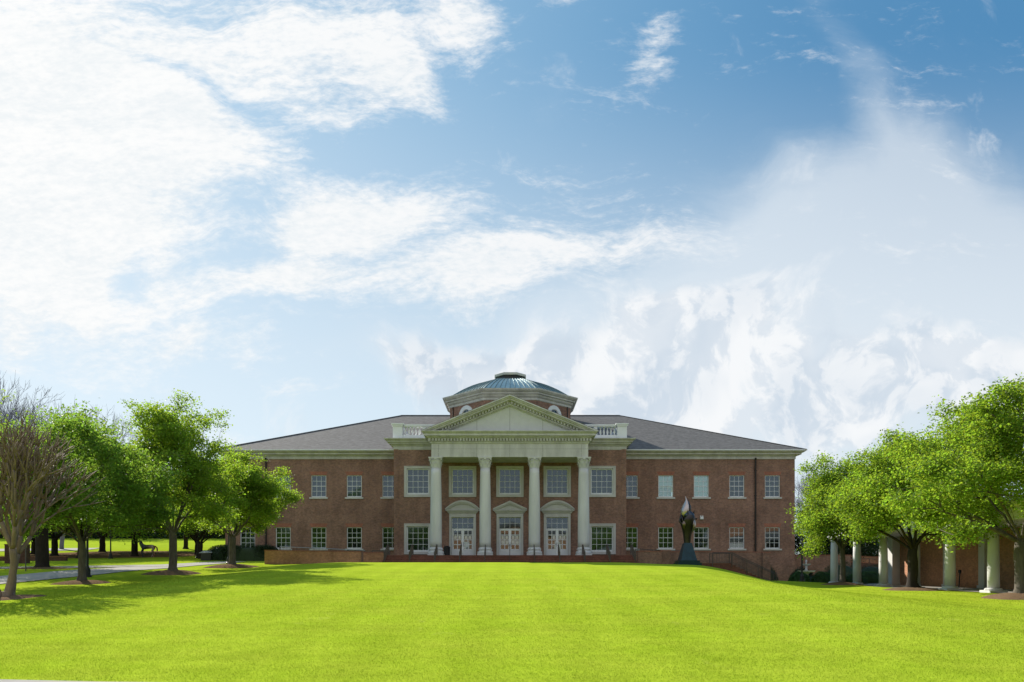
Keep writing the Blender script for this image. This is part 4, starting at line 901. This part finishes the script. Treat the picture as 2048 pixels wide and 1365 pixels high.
# bare purple trees behind
def bare(loc, seed, lab, h=17, rx=4.5, n=0, grp='bare trees behind the park'):
    t = empty('bare_tree', loc); rng = np.random.default_rng(seed); mb = MB(); k0 = h/17
    def grow(p, d, r0, L, depth):
        n_ = 4; pts = [p.copy()]; rad = [r0]; r1 = r0*.78
        for i in range(n_):
            d = d+rng.normal(0, .07, 3)+np.array([0, 0, .03]); d /= np.linalg.norm(d); p = p+d*L/n_; pts.append(p.copy()); rad.append(r0+(r1-r0)*(i+1)/n_)
            if depth > 3 and i < 3:                                # side twigs
                e = d+rng.normal(0, .45, 3)+np.array([0, 0, .3]); e /= np.linalg.norm(e); l_ = rng.uniform(.5, 1.1)*k0
                mb.tube([p, p+e*l_*.5, p+(e+np.array([0, 0, .25]))*l_], [.016, .012, .006], 3, False)
        mb.tube(pts, rad, 8 if r0 > .1 else (5 if r0 > .04 else 3), False)
        if depth >= 8: return
        k = 3 if depth < 2 else 2; ph = rng.uniform(0, 6.28)
        for c in range(k):
            a = ph+2*math.pi*c/k+rng.normal(0, .3); s_ = rng.uniform(.2, .55); u_ = np.cross(d, [.2, 1, .1]); u_ /= np.linalg.norm(u_); w_ = np.cross(d, u_)
            nd_ = d+(u_*math.cos(a)+w_*math.sin(a))*s_; nd_[2] = max(nd_[2], .05); grow(p, nd_, max(.014, r1*(.62 if k == 3 else .74)*rng.uniform(.95, 1.15)), L*rng.uniform(.74, .95), depth+1)
    grow(np.array([0, 0, -.2]), np.array([0, 0, 1.]), .30*k0, 3.6*k0, 0)
    mb.build('trunk', M_twig, t); tag(t, lab, 'tree', grp); return t
b1 = bare(gl(-58, 86), 41, 'bare purple-grey tree above the crape myrtle, the tallest of the left bare trees', 17)
b2 = bare(gl(-63.5, 88), 42, 'bare purple-grey tree second from the left in the bare row', 16.5, 4)
clone(b2, gl(-70, 86), 1, 1.03, 'leftmost bare tree cut by the picture edge', 'bare trees behind the park')
clone(b1, gl(-61.5, 99), 2.5, .98, 'rightmost and smallest of the left bare trees', 'bare trees behind the park')
b3 = bare((42, 96, .3), 43, 'thin bare tree right behind the corner of the hall', 13.5, 3.2, 1100, 'bare trees right of the hall'); clone(b3, (45.5, 100, .3), 2, .95, 'paler bare tree further right behind the small maple', 'bare trees right of the hall')
# evergreens behind the arcade
ev = tree('evergreen_tree', 'dark evergreen directly behind the right lamp post', 'tree', (35.5, 84, .3), 1.2, 300, 3.4, 4.2, 3.9, .25, M_leafD, M_bark_dark, 51, n_leaf=70, spread=.5, size=.2, low_cut=-.9, group='evergreens behind the arcade')
for x, y, rz, sc, lab in ((40.5, 86, 1, 1.1, 'dark evergreen behind the small right maple'), (46, 88, 2, 1.2, 'dark evergreen seen between the first arcade columns'), (52, 92, 3, 1.3, 'dark evergreen behind the far ramp walls'), (32.0, 92, 4, 1.05, 'dark evergreen tucked behind the hall corner'), (59, 94, 5, 1.4, 'dark evergreen hidden behind the arcade roof')):
    clone(ev, (x, y, .3), rz, sc, lab, 'evergreens behind the arcade')
# far wood as one mass
rng = np.random.default_rng(77); C = []
for x in np.arange(-190, -26, 1.6):
    for z in (-.3, 1, 2.5, 4, 5.5, 7):
        y = 140+rng.normal(0, 2); C.append((x+rng.normal(0, .8), y, g(x, y)+z+rng.normal(0, .7)+1.2*math.sin(x*.23)))
v, f = leaf_mesh(rng, np.array(C), 75, 1.0, .6); 
wx_ = np.arange(-190, -24, 1.2); n_ = len(wx_)
cv = np.array([(x, y, g(x, 140)+h) for h0, y in ((-2, 141.5), (5.2, 141.5), (5.2, 146), (-2, 146)) for x in wx_ for h in (h0+(0 if h0 < 0 else 1.5*math.sin(x*.37)+1.1*math.sin(x*1.1)),)])
q_ = np.concatenate([np.stack([np.arange(n_-1)+k*n_, np.arange(n_-1)+1+k*n_, np.arange(n_-1)+1+(k+1)*n_, np.arange(n_-1)+(k+1)*n_], -1) for k in range(3)])
w_ = np_mesh('woodland', np.concatenate([v, cv]), np.concatenate([f, q_+len(v)]), M_leafD, None, False); tag(w_, 'dark line of woodland closing the park at the left', 'wood', kind='stuff')
# ------------------------------------------------------------------ hedges and shrubs
def bush(name, label, cat, loc, rx, ry, h, m_, seed, group=None, boxy=False, n=5200, size=.07):
    rng = np.random.default_rng(seed); t = empty(name, loc)
    d = rng.normal(0, 1, (n, 3)); d[:, 2] = np.abs(d[:, 2]); d /= np.linalg.norm(d, axis=1)[:, None]
    if boxy: d = np.sign(d)*np.abs(d)**.35; d /= np.maximum(1, np.abs(d).max(1))[:, None]
    k = rng.uniform(.86, 1.03, n)*(1+.05*np.sin(d[:, 0]*5+seed)*np.cos(d[:, 1]*4))
    c = d*k[:, None]*np.array([rx, ry, h])
    v, f = leaf_mesh(rng, c, 1, .0, size); np_mesh('foliage', v, f, m_, t, False)
    mb = MB(); e = .35 if boxy else 1
    vs = []; K, Nn = 8, 20
    for j in range(K+1):
        b = math.pi/2*j/K
        for i in range(Nn):
            a = 2*math.pi*i/Nn; p = np.array([math.cos(a)*math.cos(b), math.sin(a)*math.cos(b), math.sin(b)]); p = np.sign(p)*np.abs(p)**e; vs.append(tuple(p*np.array([rx, ry, h])*.86))
    mb.add(vs, [(j*Nn+i, j*Nn+(i+1) % Nn, (j+1)*Nn+(i+1) % Nn, (j+1)*Nn+i) for j in range(K) for i in range(Nn)]); mb.build('inner_growth', m_, t)
    tag(t, label, cat, group); return t
bush('hedge', 'long dark clipped hedge against the left end of the hall', 'hedge', (-25.9, 71.6, g(-25.9, 71.6)-.1), 2.7, .8, 1.65, M_hedge, 61, boxy=True, n=14000, size=.09)
bush('hedge', 'rounded dark hedge end beside the black cabinet', 'hedge', (-29.3, 73, g(-29.3, 73)-.1), 1.6, 1.1, 1.7, M_hedge, 62, n=7000, size=.09)
sh = [((24.2, 69.5), 1.3, 1.75, 'shrub with pale sunlit top at the foot of the brick pier'), ((27.2, 68.0), 1.2, 1.45, 'dark rounded shrub under the hall corner'), ((25.2, 63.5), 1.0, 1.05, 'low clipped shrub nearest the stair railing'), ((27.0, 63.0), 1.0, 1.1, 'low clipped shrub left of the fountain'),
      ((31.0, 63.0), 1.1, 1.15, 'low clipped shrub right of the fountain'), ((31.8, 70.0), 1.9, 2.0, 'large grey-green shrub mound behind the fountain'), ((35.0, 70.5), 2.0, 1.8, 'large dark shrub mound beside the first arcade column'), ((29.0, 61.3), 1.0, .95, 'low shrub in front of the fountain')]
for i, ((x, y), r_, h_, lab) in enumerate(sh): bush('shrub', lab, 'shrub', (x, y, .27), r_, r_*.85, h_, M_shrub if i in (2, 3, 4, 7) else M_hedge, 70+i, 'shrubs round the fountain', n=4200, size=.08)
# fountain
t = empty('fountain', (27.35, 67.4, .3)); tag(t, 'pale two-tier stone fountain among the shrubs by the right lamp post', 'fountain')
m = MB(); m.lathe([(.5, 0), (.5, .12), (.3, .2), (.2, .5), (.2, .8), (.35, .95), (.75, 1.02), (.8, 1.14), (.7, 1.14), (.2, 1.06)], (0, 0, 0), 20); m.build('lower_basin', M_stone, t)
m = MB(); m.lathe([(.16, 1.06), (.10, 1.3), (.12, 1.55), (.38, 1.68), (.42, 1.76), (.34, 1.76), (.1, 1.72)], (0, 0, 0), 16); m.build('upper_basin', M_stone, t)
m = MB(); m.lathe([(.07, 1.72), (.05, 1.9), (.1, 1.98), (.06, 2.1), (.0, 2.16)], (0, 0, 0), 12); m.build('finial', M_stone, t)
# ------------------------------------------------------------------ lamp posts
M_lamp = mat('lamp_glass', (.75, .76, .66), .3, .4)
def lamp():
    t = empty('street_lamp'); m = MB(); m.lathe([(.24, 0), (.24, .10), (.17, .14), (.16, .45), (.10, .6), (.085, .65)], (0, 0, 0), 14); m.build('base', M_dark, t)
    m = MB(); m.lathe([(.075, .6), (.07, 1.2), (.055, 3.6), (.09, 3.63), (.05, 3.7), (.10, 3.78), (.13, 3.84)], (0, 0, 0), 12); m.build('post', M_dark, t)
    m = MB(); m.lathe([(.12, 3.84), (.17, 3.95), (.19, 4.1), (.15, 4.28)], (0, 0, 0), 14); h = m.build('lantern', M_lamp, t)
    m = MB(); m.lathe([(.17, 4.28), (.12, 4.38), (.04, 4.44), (.03, 4.55), (0, 4.6)], (0, 0, 0), 14); m.build('finial', M_dark, h)
    return t
lp = lamp()
for i, (x, y, lab) in enumerate([(23.2, 58.0, 'black street lamp with pale lantern beside the shrubs at the right corner of the hall'), (-25.3, 43.2, 'black street lamp close behind the trunk of the dark left maple'), (-25.2, 64.5, 'black street lamp close behind the trunk of the maple by the hall'),
                                 (-34.7, 80.0, 'black street lamp beside the black cabinet, left of the hedge'), (-43.4, 78.4, 'black street lamp in the park to the left of the horse statue')]):
    o = lp if i == 0 else copy_tree(lp); o.location = (x, y, g(x, y)); tag(o, lab, 'street lamp', 'black street lamps')
t = empty('sign_post', (-33.2, 49.5, g(-33.2, 49.5))); tag(t, 'thin grey post on the grass left of the forked dark trunk', 'post')
m = MB(); m.tube([(0, 0, 0), (0, 0, 2.3)], .035, 8); m.build('post', M_rail, t); m = MB(); m.lathe([(.05, 0), (.05, .04), (0, .07)], (0, 0, 2.3), 8); m.build('cap', M_rail, t)
# utility cabinet
t = empty('utility_cabinet', (-30.4, 72.4, g(-30.4, 72.4))); tag(t, 'squat black cabinet with pale sloping lid beside the hedge', 'cabinet')
m = MB(); m.box(-.5, .5, -.4, .4, 0, .72); m.box(-.55, .55, -.44, .44, 0, .06); m.build('body', M_dark, t)
m = MB(); m.add([(-.66, -.46, .73), (.62, -.46, .76), (.62, .5, .98), (-.66, .5, .95), (-.66, -.46, .78), (.62, -.46, .81), (.62, .5, 1.03), (-.66, .5, 1.0)], [(0,3,2,1),(4,5,6,7),(0,1,5,4),(1,2,6,5),(2,3,7,6),(3,0,4,7)]); m.build('lid', mat('cabinet_lid', (.30, .31, .33), .35, .5), t)
# brown mulch bed in the park
def bed(x, y, rx, ry, lab):
    o = None; mulch(x, y, ry, .12, lab, rx=rx)
bed(-47.5, 87.0, 12, 8.0, 'long brown bed under the park trees'); bed(-35.4, 54.6, 2.2, 1.6, 'dark mulch round the forked dark trunk')
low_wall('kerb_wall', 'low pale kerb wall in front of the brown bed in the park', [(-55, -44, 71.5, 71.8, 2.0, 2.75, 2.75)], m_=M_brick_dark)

# ------------------------------------------------------------------ horse statue and flame sculpture
def skin(name, verts, edges, radii, m, loc=(0, 0, 0), parent=None, sub=2, rz=0):
    me = bpy.data.meshes.new(name); me.from_pydata(verts, edges, []); me.update(); me.materials.append(m)
    o = bpy.data.objects.new(name, me); col.objects.link(o); o.location = loc; o.rotation_euler = (0, 0, rz); o.parent = parent
    md = o.modifiers.new('skin', 'SKIN'); md.use_smooth_shade = True
    for i, r_ in enumerate(radii):
        sv = me.skin_vertices[0].data[i]; sv.radius = r_ if hasattr(r_, '__len__') else (r_, r_); sv.use_root = (i == 0)
    s = o.modifiers.new('sub', 'SUBSURF'); s.levels = sub; s.render_levels = sub
    return o
def horse():
    x, y = -41.0, 81.6; z = g(x, y)
    t = empty('horse_statue', (x, y, z), R(0)); tag(t, 'painted horse statue with dark front, pale back and reddish rump standing on the grass', 'statue')
    m = bpy.data.materials.new('painted_horse'); m.use_nodes = True; nt = m.node_tree; N = nt.nodes; L = nt.links
    tc = N.new('ShaderNodeTexCoord'); s = N.new('ShaderNodeSeparateXYZ'); L.new(tc.outputs['Object'], s.inputs[0])
    n = N.new('ShaderNodeTexNoise'); n.inputs['Scale'].default_value = 3; n.inputs['Detail'].default_value = 5; L.new(tc.outputs['Object'], n.inputs['Vector'])
    a = N.new('ShaderNodeMath'); a.operation = 'MULTIPLY_ADD'; L.new(n.outputs['Fac'], a.inputs[0]); a.inputs[1].default_value = .8; L.new(s.outputs[0], a.inputs[2])
    mr_ = N.new('ShaderNodeMapRange'); mr_.inputs[1].default_value = -.4; mr_.inputs[2].default_value = 1.4; L.new(a.outputs[0], mr_.inputs[0])
    cr = N.new('ShaderNodeValToRGB'); e = cr.color_ramp.elements; e[0].position = .25; e[0].color = (.012, .02, .05, 1); e[1].position = .42; e[1].color = (.05, .035, .035, 1)
    for p_, c_ in ((.55, (.22, .15, .14, 1)), (.68, (.45, .36, .36, 1)), (.8, (.30, .12, .08, 1))): q = e.new(p_); q.color = c_
    L.new(mr_.outputs[0], cr.inputs[0]); L.new(cr.outputs[0], N['Principled BSDF'].inputs['Base Color']); N['Principled BSDF'].inputs['Roughness'].default_value = .35
    V = []; E = []; Rr = []
    def ch(par_, pts):
        last = par_
        for (a_, b_, c_, r_) in pts:
            V.append((a_, b_, c_)); Rr.append(r_); i = len(V)-1
            if last is not None: E.append((last, i))
            last = i
        return last
    V.append((.10, 0, 1.18)); Rr.append((.24, .25))                      # trunk root, head at -x
    rump = ch(0, [(.42, 0, 1.20, (.25, .27)), (.62, 0, 1.18, (.20, .22))])
    chest = ch(0, [(-.25, 0, 1.15, (.25, .29)), (-.50, 0, 1.18, (.21, .26))])
    ch(chest, [(-.66, 0, 1.42, (.13, .19)), (-.76, 0, 1.66, (.10, .14)), (-.80, 0, 1.80, (.095, .11)), (-.93, -.02, 1.74, (.075, .09)), (-1.06, -.03, 1.62, (.055, .06)), (-1.12, -.03, 1.56, (.045, .05))])
    ch(rump, [(.80, 0, 1.24, .05), (.92, 0, 1.10, .08), (.97, 0, .86, .09), (.95, 0, .66, .05)])
    for s_ in (-1, 1):
        ch(chest, [(-.48+.03*s_, .12*s_, .92, .10), (-.52+(-.14 if s_ < 0 else .03), .13*s_, .58, .058), (-.50+(-.02 if s_ < 0 else .0), .13*s_, .28, .038), (-.50+(.10 if s_ < 0 else .0), .13*s_, .10, .036), (-.55+(.10 if s_ < 0 else 0), .13*s_, .03, .055)])
        ch(rump, [(.58, .12*s_, .95, .14), (.50-(.1 if s_ > 0 else 0), .13*s_, .74, .08), (.70-(.1 if s_ > 0 else 0), .13*s_, .50, .050), (.64-(.16 if s_ > 0 else 0), .13*s_, .22, .036), (.60-(.2 if s_ > 0 else 0), .13*s_, .09, .038), (.55-(.2 if s_ > 0 else 0), .13*s_, .03, .055)])
    skin('body', V, E, Rr, m, (0, 0, 0), t, 2)
    q = MB()
    for s_ in (-1, 1): q.lathe([(.035, 0), (.03, .06), (0, .14)], (-.80, .06*s_, 1.86), 6)
    q.build('ear', M_dark, t)
    q = MB(); q.tube([(-.72, 0, 1.90), (-.64, 0, 1.78), (-.56, 0, 1.60), (-.42, 0, 1.44)], [.03, .06, .06, .03], 8); q.build('mane', M_dark, t)
    t.rotation_euler = (0, 0, R(28))
horse()
M_bronze = mat('polished_bronze', (.06, .052, .05), .36, .5, .9, var=.3, vscale=2)
M_bronze_blue = mat('blue_green_patina', (.008, .035, .05), .35, .5, .4, var=.3, vscale=3)
def sculpture():
    x, y = 13.78, 57.0; z = g(x, y)
    t = empty('flame_sculpture', (x, y, z)); tag(t, 'tall dark bronze flame-like sculpture on a blue-green pedestal on the lawn', 'sculpture')
    m = MB(); m.box(-.90, .90, -.9, .9, -.2, .16); m.box(-.80, .80, -.8, .8, .16, .33); m.build('plinth', M_bronze_blue, t)
    m = MB(); foot = lambda a: [(-a, -a), (a, -a), (a, a), (-a, a)]
    m.sweep(foot(.64), [(0, .33), (-.02, .36), (-.335, 1.66), (-.36, 1.70)]); m.build('pedestal', M_bronze_blue, t)
    def shell(prof, arc0, arc1, twist, th=.04, n=14, cut=None):   # curved leaf-like plate: prof (r, z, half-width fraction)
        q = MB(); rows = []
        for (r_, z_, w, cx, cy) in prof:
            a0, a1 = arc0+twist*(z_-1.7), arc1+twist*(z_-1.7); mid = (a0+a1)/2; hw = (a1-a0)/2*w
            rows.append([(cx+r_*math.cos(mid+hw*s), cy+r_*math.sin(mid+hw*s), z_) for s in np.linspace(-1, 1, n)])
        o_ = [[(px*1.0, py*1.0, pz) for px, py, pz in r_] for r_ in rows]
        inn = [[(px-(px-prof[i][3])/max(.05, prof[i][0])*th, py-(py-prof[i][4])/max(.05, prof[i][0])*th, pz) for px, py, pz in r_] for i, r_ in enumerate(rows)]
        vs = [p for r_ in o_ for p in r_]+[p for r_ in inn for p in r_]; K = len(rows); b = K*n
        fs = [(i*n+j, i*n+j+1, (i+1)*n+j+1, (i+1)*n+j) for i in range(K-1) for j in range(n-1)] + [(b+i*n+j, b+(i+1)*n+j, b+(i+1)*n+j+1, b+i*n+j+1) for i in range(K-1) for j in range(n-1)]
        for i in range(K-1): fs += [(i*n, (i+1)*n, b+(i+1)*n, b+i*n), (i*n+n-1, b+i*n+n-1, b+(i+1)*n+n-1, (i+1)*n+n-1)]
        q.add(vs, fs); return q
    P2 = [(.27, 1.68, 1, 0, 0), (.30, 2.1, 1, 0, 0), (.38, 2.6, 1, 0, 0), (.52, 3.05, 1, 0, 0), (.62, 3.4, .95, 0, 0), (.64, 3.65, .8, 0, 0), (.58, 3.85, .55, 0, 0), (.52, 4.0, .2, 0, 0)]
    shell(P2, R(200), R(320), .25).build('blade', M_bronze, t, True)
    P3 = [(.25, 1.68, 1, 0, 0), (.28, 2.1, 1, 0, 0), (.36, 2.6, 1, 0, 0), (.50, 3.05, 1, 0, 0), (.60, 3.35, .9, 0, 0), (.60, 3.55, .55, 0, 0), (.55, 3.7, .2, 0, 0)]
    shell(P3, R(310), R(420), .25).build('blade', M_bronze, t, True)
    shell([(r_*.95, z_, w, a, b) for r_, z_, w, a, b in P2], R(70), R(205), .25).build('blade', M_bronze, t, True)
    fl = [(.12, 3.45, .9, -.16, 0), (.30, 3.75, 1, -.16, 0), (.40, 4.05, 1, -.14, 0), (.42, 4.32, 1, -.10, 0), (.34, 4.62, 1, -.06, 0), (.20, 4.88, 1, -.04, 0), (.08, 5.1, 1, -.06, 0), (.012, 5.38, 1, -.14, 0)]
    shell(fl, R(150), R(275), .1).build('flame_leaf', mat('lit_side_bronze', (.50, .42, .39), .34, .5, 1.0, var=.15), t, True)  # left leaf painted paler than the right one, as its lit side
    shell(fl, R(285), R(380), .1).build('flame_leaf', M_bronze, t, True)
    q = MB(); q.tube([(-.50, -.15, 3.75), (-.62, -.22, 3.6), (-.66, -.25, 3.42), (-.58, -.28, 3.25), (-.42, -.3, 3.2), (-.28, -.35, 3.35)], [.04, .07, .08, .08, .07, .03], 8); q.build('loop', M_bronze, t, True)
    shell([(.20, 3.55, .3, .18, -.15), (.42, 3.7, 1, .1, -.1), (.46, 3.9, 1, .08, -.1), (.40, 4.05, .7, .05, -.08), (.34, 4.2, .15, .05, -.05)], R(200), R(350), 0).build('fold', mat('blue_bronze', (.06, .075, .10), .3, .5, .9), t, True)
    for p0_, p1_, p2_, w_ in (((.42, -.1, 3.70), (.47, -.1, 4.05), (.54, -.12, 4.30), .13), ((-.02, -.45, 3.7), (-.05, -.48, 4.0), (-.10, -.5, 4.22), .14), ((.62, -.2, 3.55), (.68, -.22, 3.62), (.76, -.25, 3.68), .10)):
        q = MB(); q.tube([p0_, p1_, p2_], [w_, w_*.5, .0], 5); q.build('spike', M_bronze, t)
    shell([(.20, 2.5, .2, .22, -.12), (.40, 2.85, .8, .22, -.12), (.46, 3.1, 1, .2, -.12), (.44, 3.35, .7, .2, -.12), (.40, 3.5, .1, .2, -.12)], R(285), R(335), 0).build('highlight_fold', mat('rose_highlight_bronze', (.42, .34, .31), .35, .5, 1.0), t, True)  # pinkish highlight painted on as a panel of paler bronze
    shell([(.20, 2.75, .2, -.22, -.12), (.42, 3.0, .9, -.2, -.12), (.44, 3.2, 1, -.2, -.12), (.40, 3.42, .2, -.2, -.12)], R(225), R(262), 0).build('lower_fold', mat('brown_bronze', (.20, .15, .13), .35, .5, 1.0), t, True)
sculpture()

# ------------------------------------------------------------------ what the windows mirror, behind the viewer
opp = empty('opposite_hall', (0, -52, 0)); tag(opp, 'brick hall with low gable facing the lawn from behind the viewer', 'building'); OO = (0, -52, 0)
def O_(mb, nm, mm): o = mb.build(nm, mm, None, off=OO); o.location = (0, 0, 0); o.parent = opp
m = MB(); m.box(-16, 16, -75, -52, -1, 10.6); m.prism([(-9, 10.6), (9, 10.6), (0, 13.2)], -60, -51.8); O_(m, 'wall', M_brick_light)
m = MB(); m.strip_prism([(-10, 10.8), (0, 14.0), (10, 10.8)], [(-10, 10.3), (0, 13.2), (10, 10.3)], -60, -51); m.add([(-17, -51, 10.6), (17, -51, 10.6), (17, -76, 10.6), (-17, -76, 10.6), (-9, -63, 13.5), (9, -63, 13.5)], [(0, 1, 5, 4), (1, 2, 5), (2, 3, 4, 5), (3, 0, 4)]); O_(m, 'roof', M_roof)
m = MB()
for x in (-12, -8, -4, 4, 8, 12):
    for z in (2, 6.5): m.box(x-.8, x+.8, -51.99, -51.9, z, z+2.3)
O_(m, 'window', M_white)
for i, (x, y, k, sc) in enumerate([(-62, -34, 0, 1.25), (-50, -30, 1, 1.1), (-40, -36, 0, 1.2), (-30, -30, 3, 1.5), (-21, -34, 0, 1.1), (21, -34, 1, 1.05), (30, -30, 0, 1.2), (38, -36, 3, 1.5), (66, -34, 0, 1.25), (-75, -36, 1, 1.2)]):
    clone(SRC[k], (x, y, -.2), i*1.3, sc, 'round-crowned tree lining the street behind the viewer', 'trees behind the viewer')
print('faces', sum(len(o.data.polygons) for o in bpy.data.objects if o.type == 'MESH'))
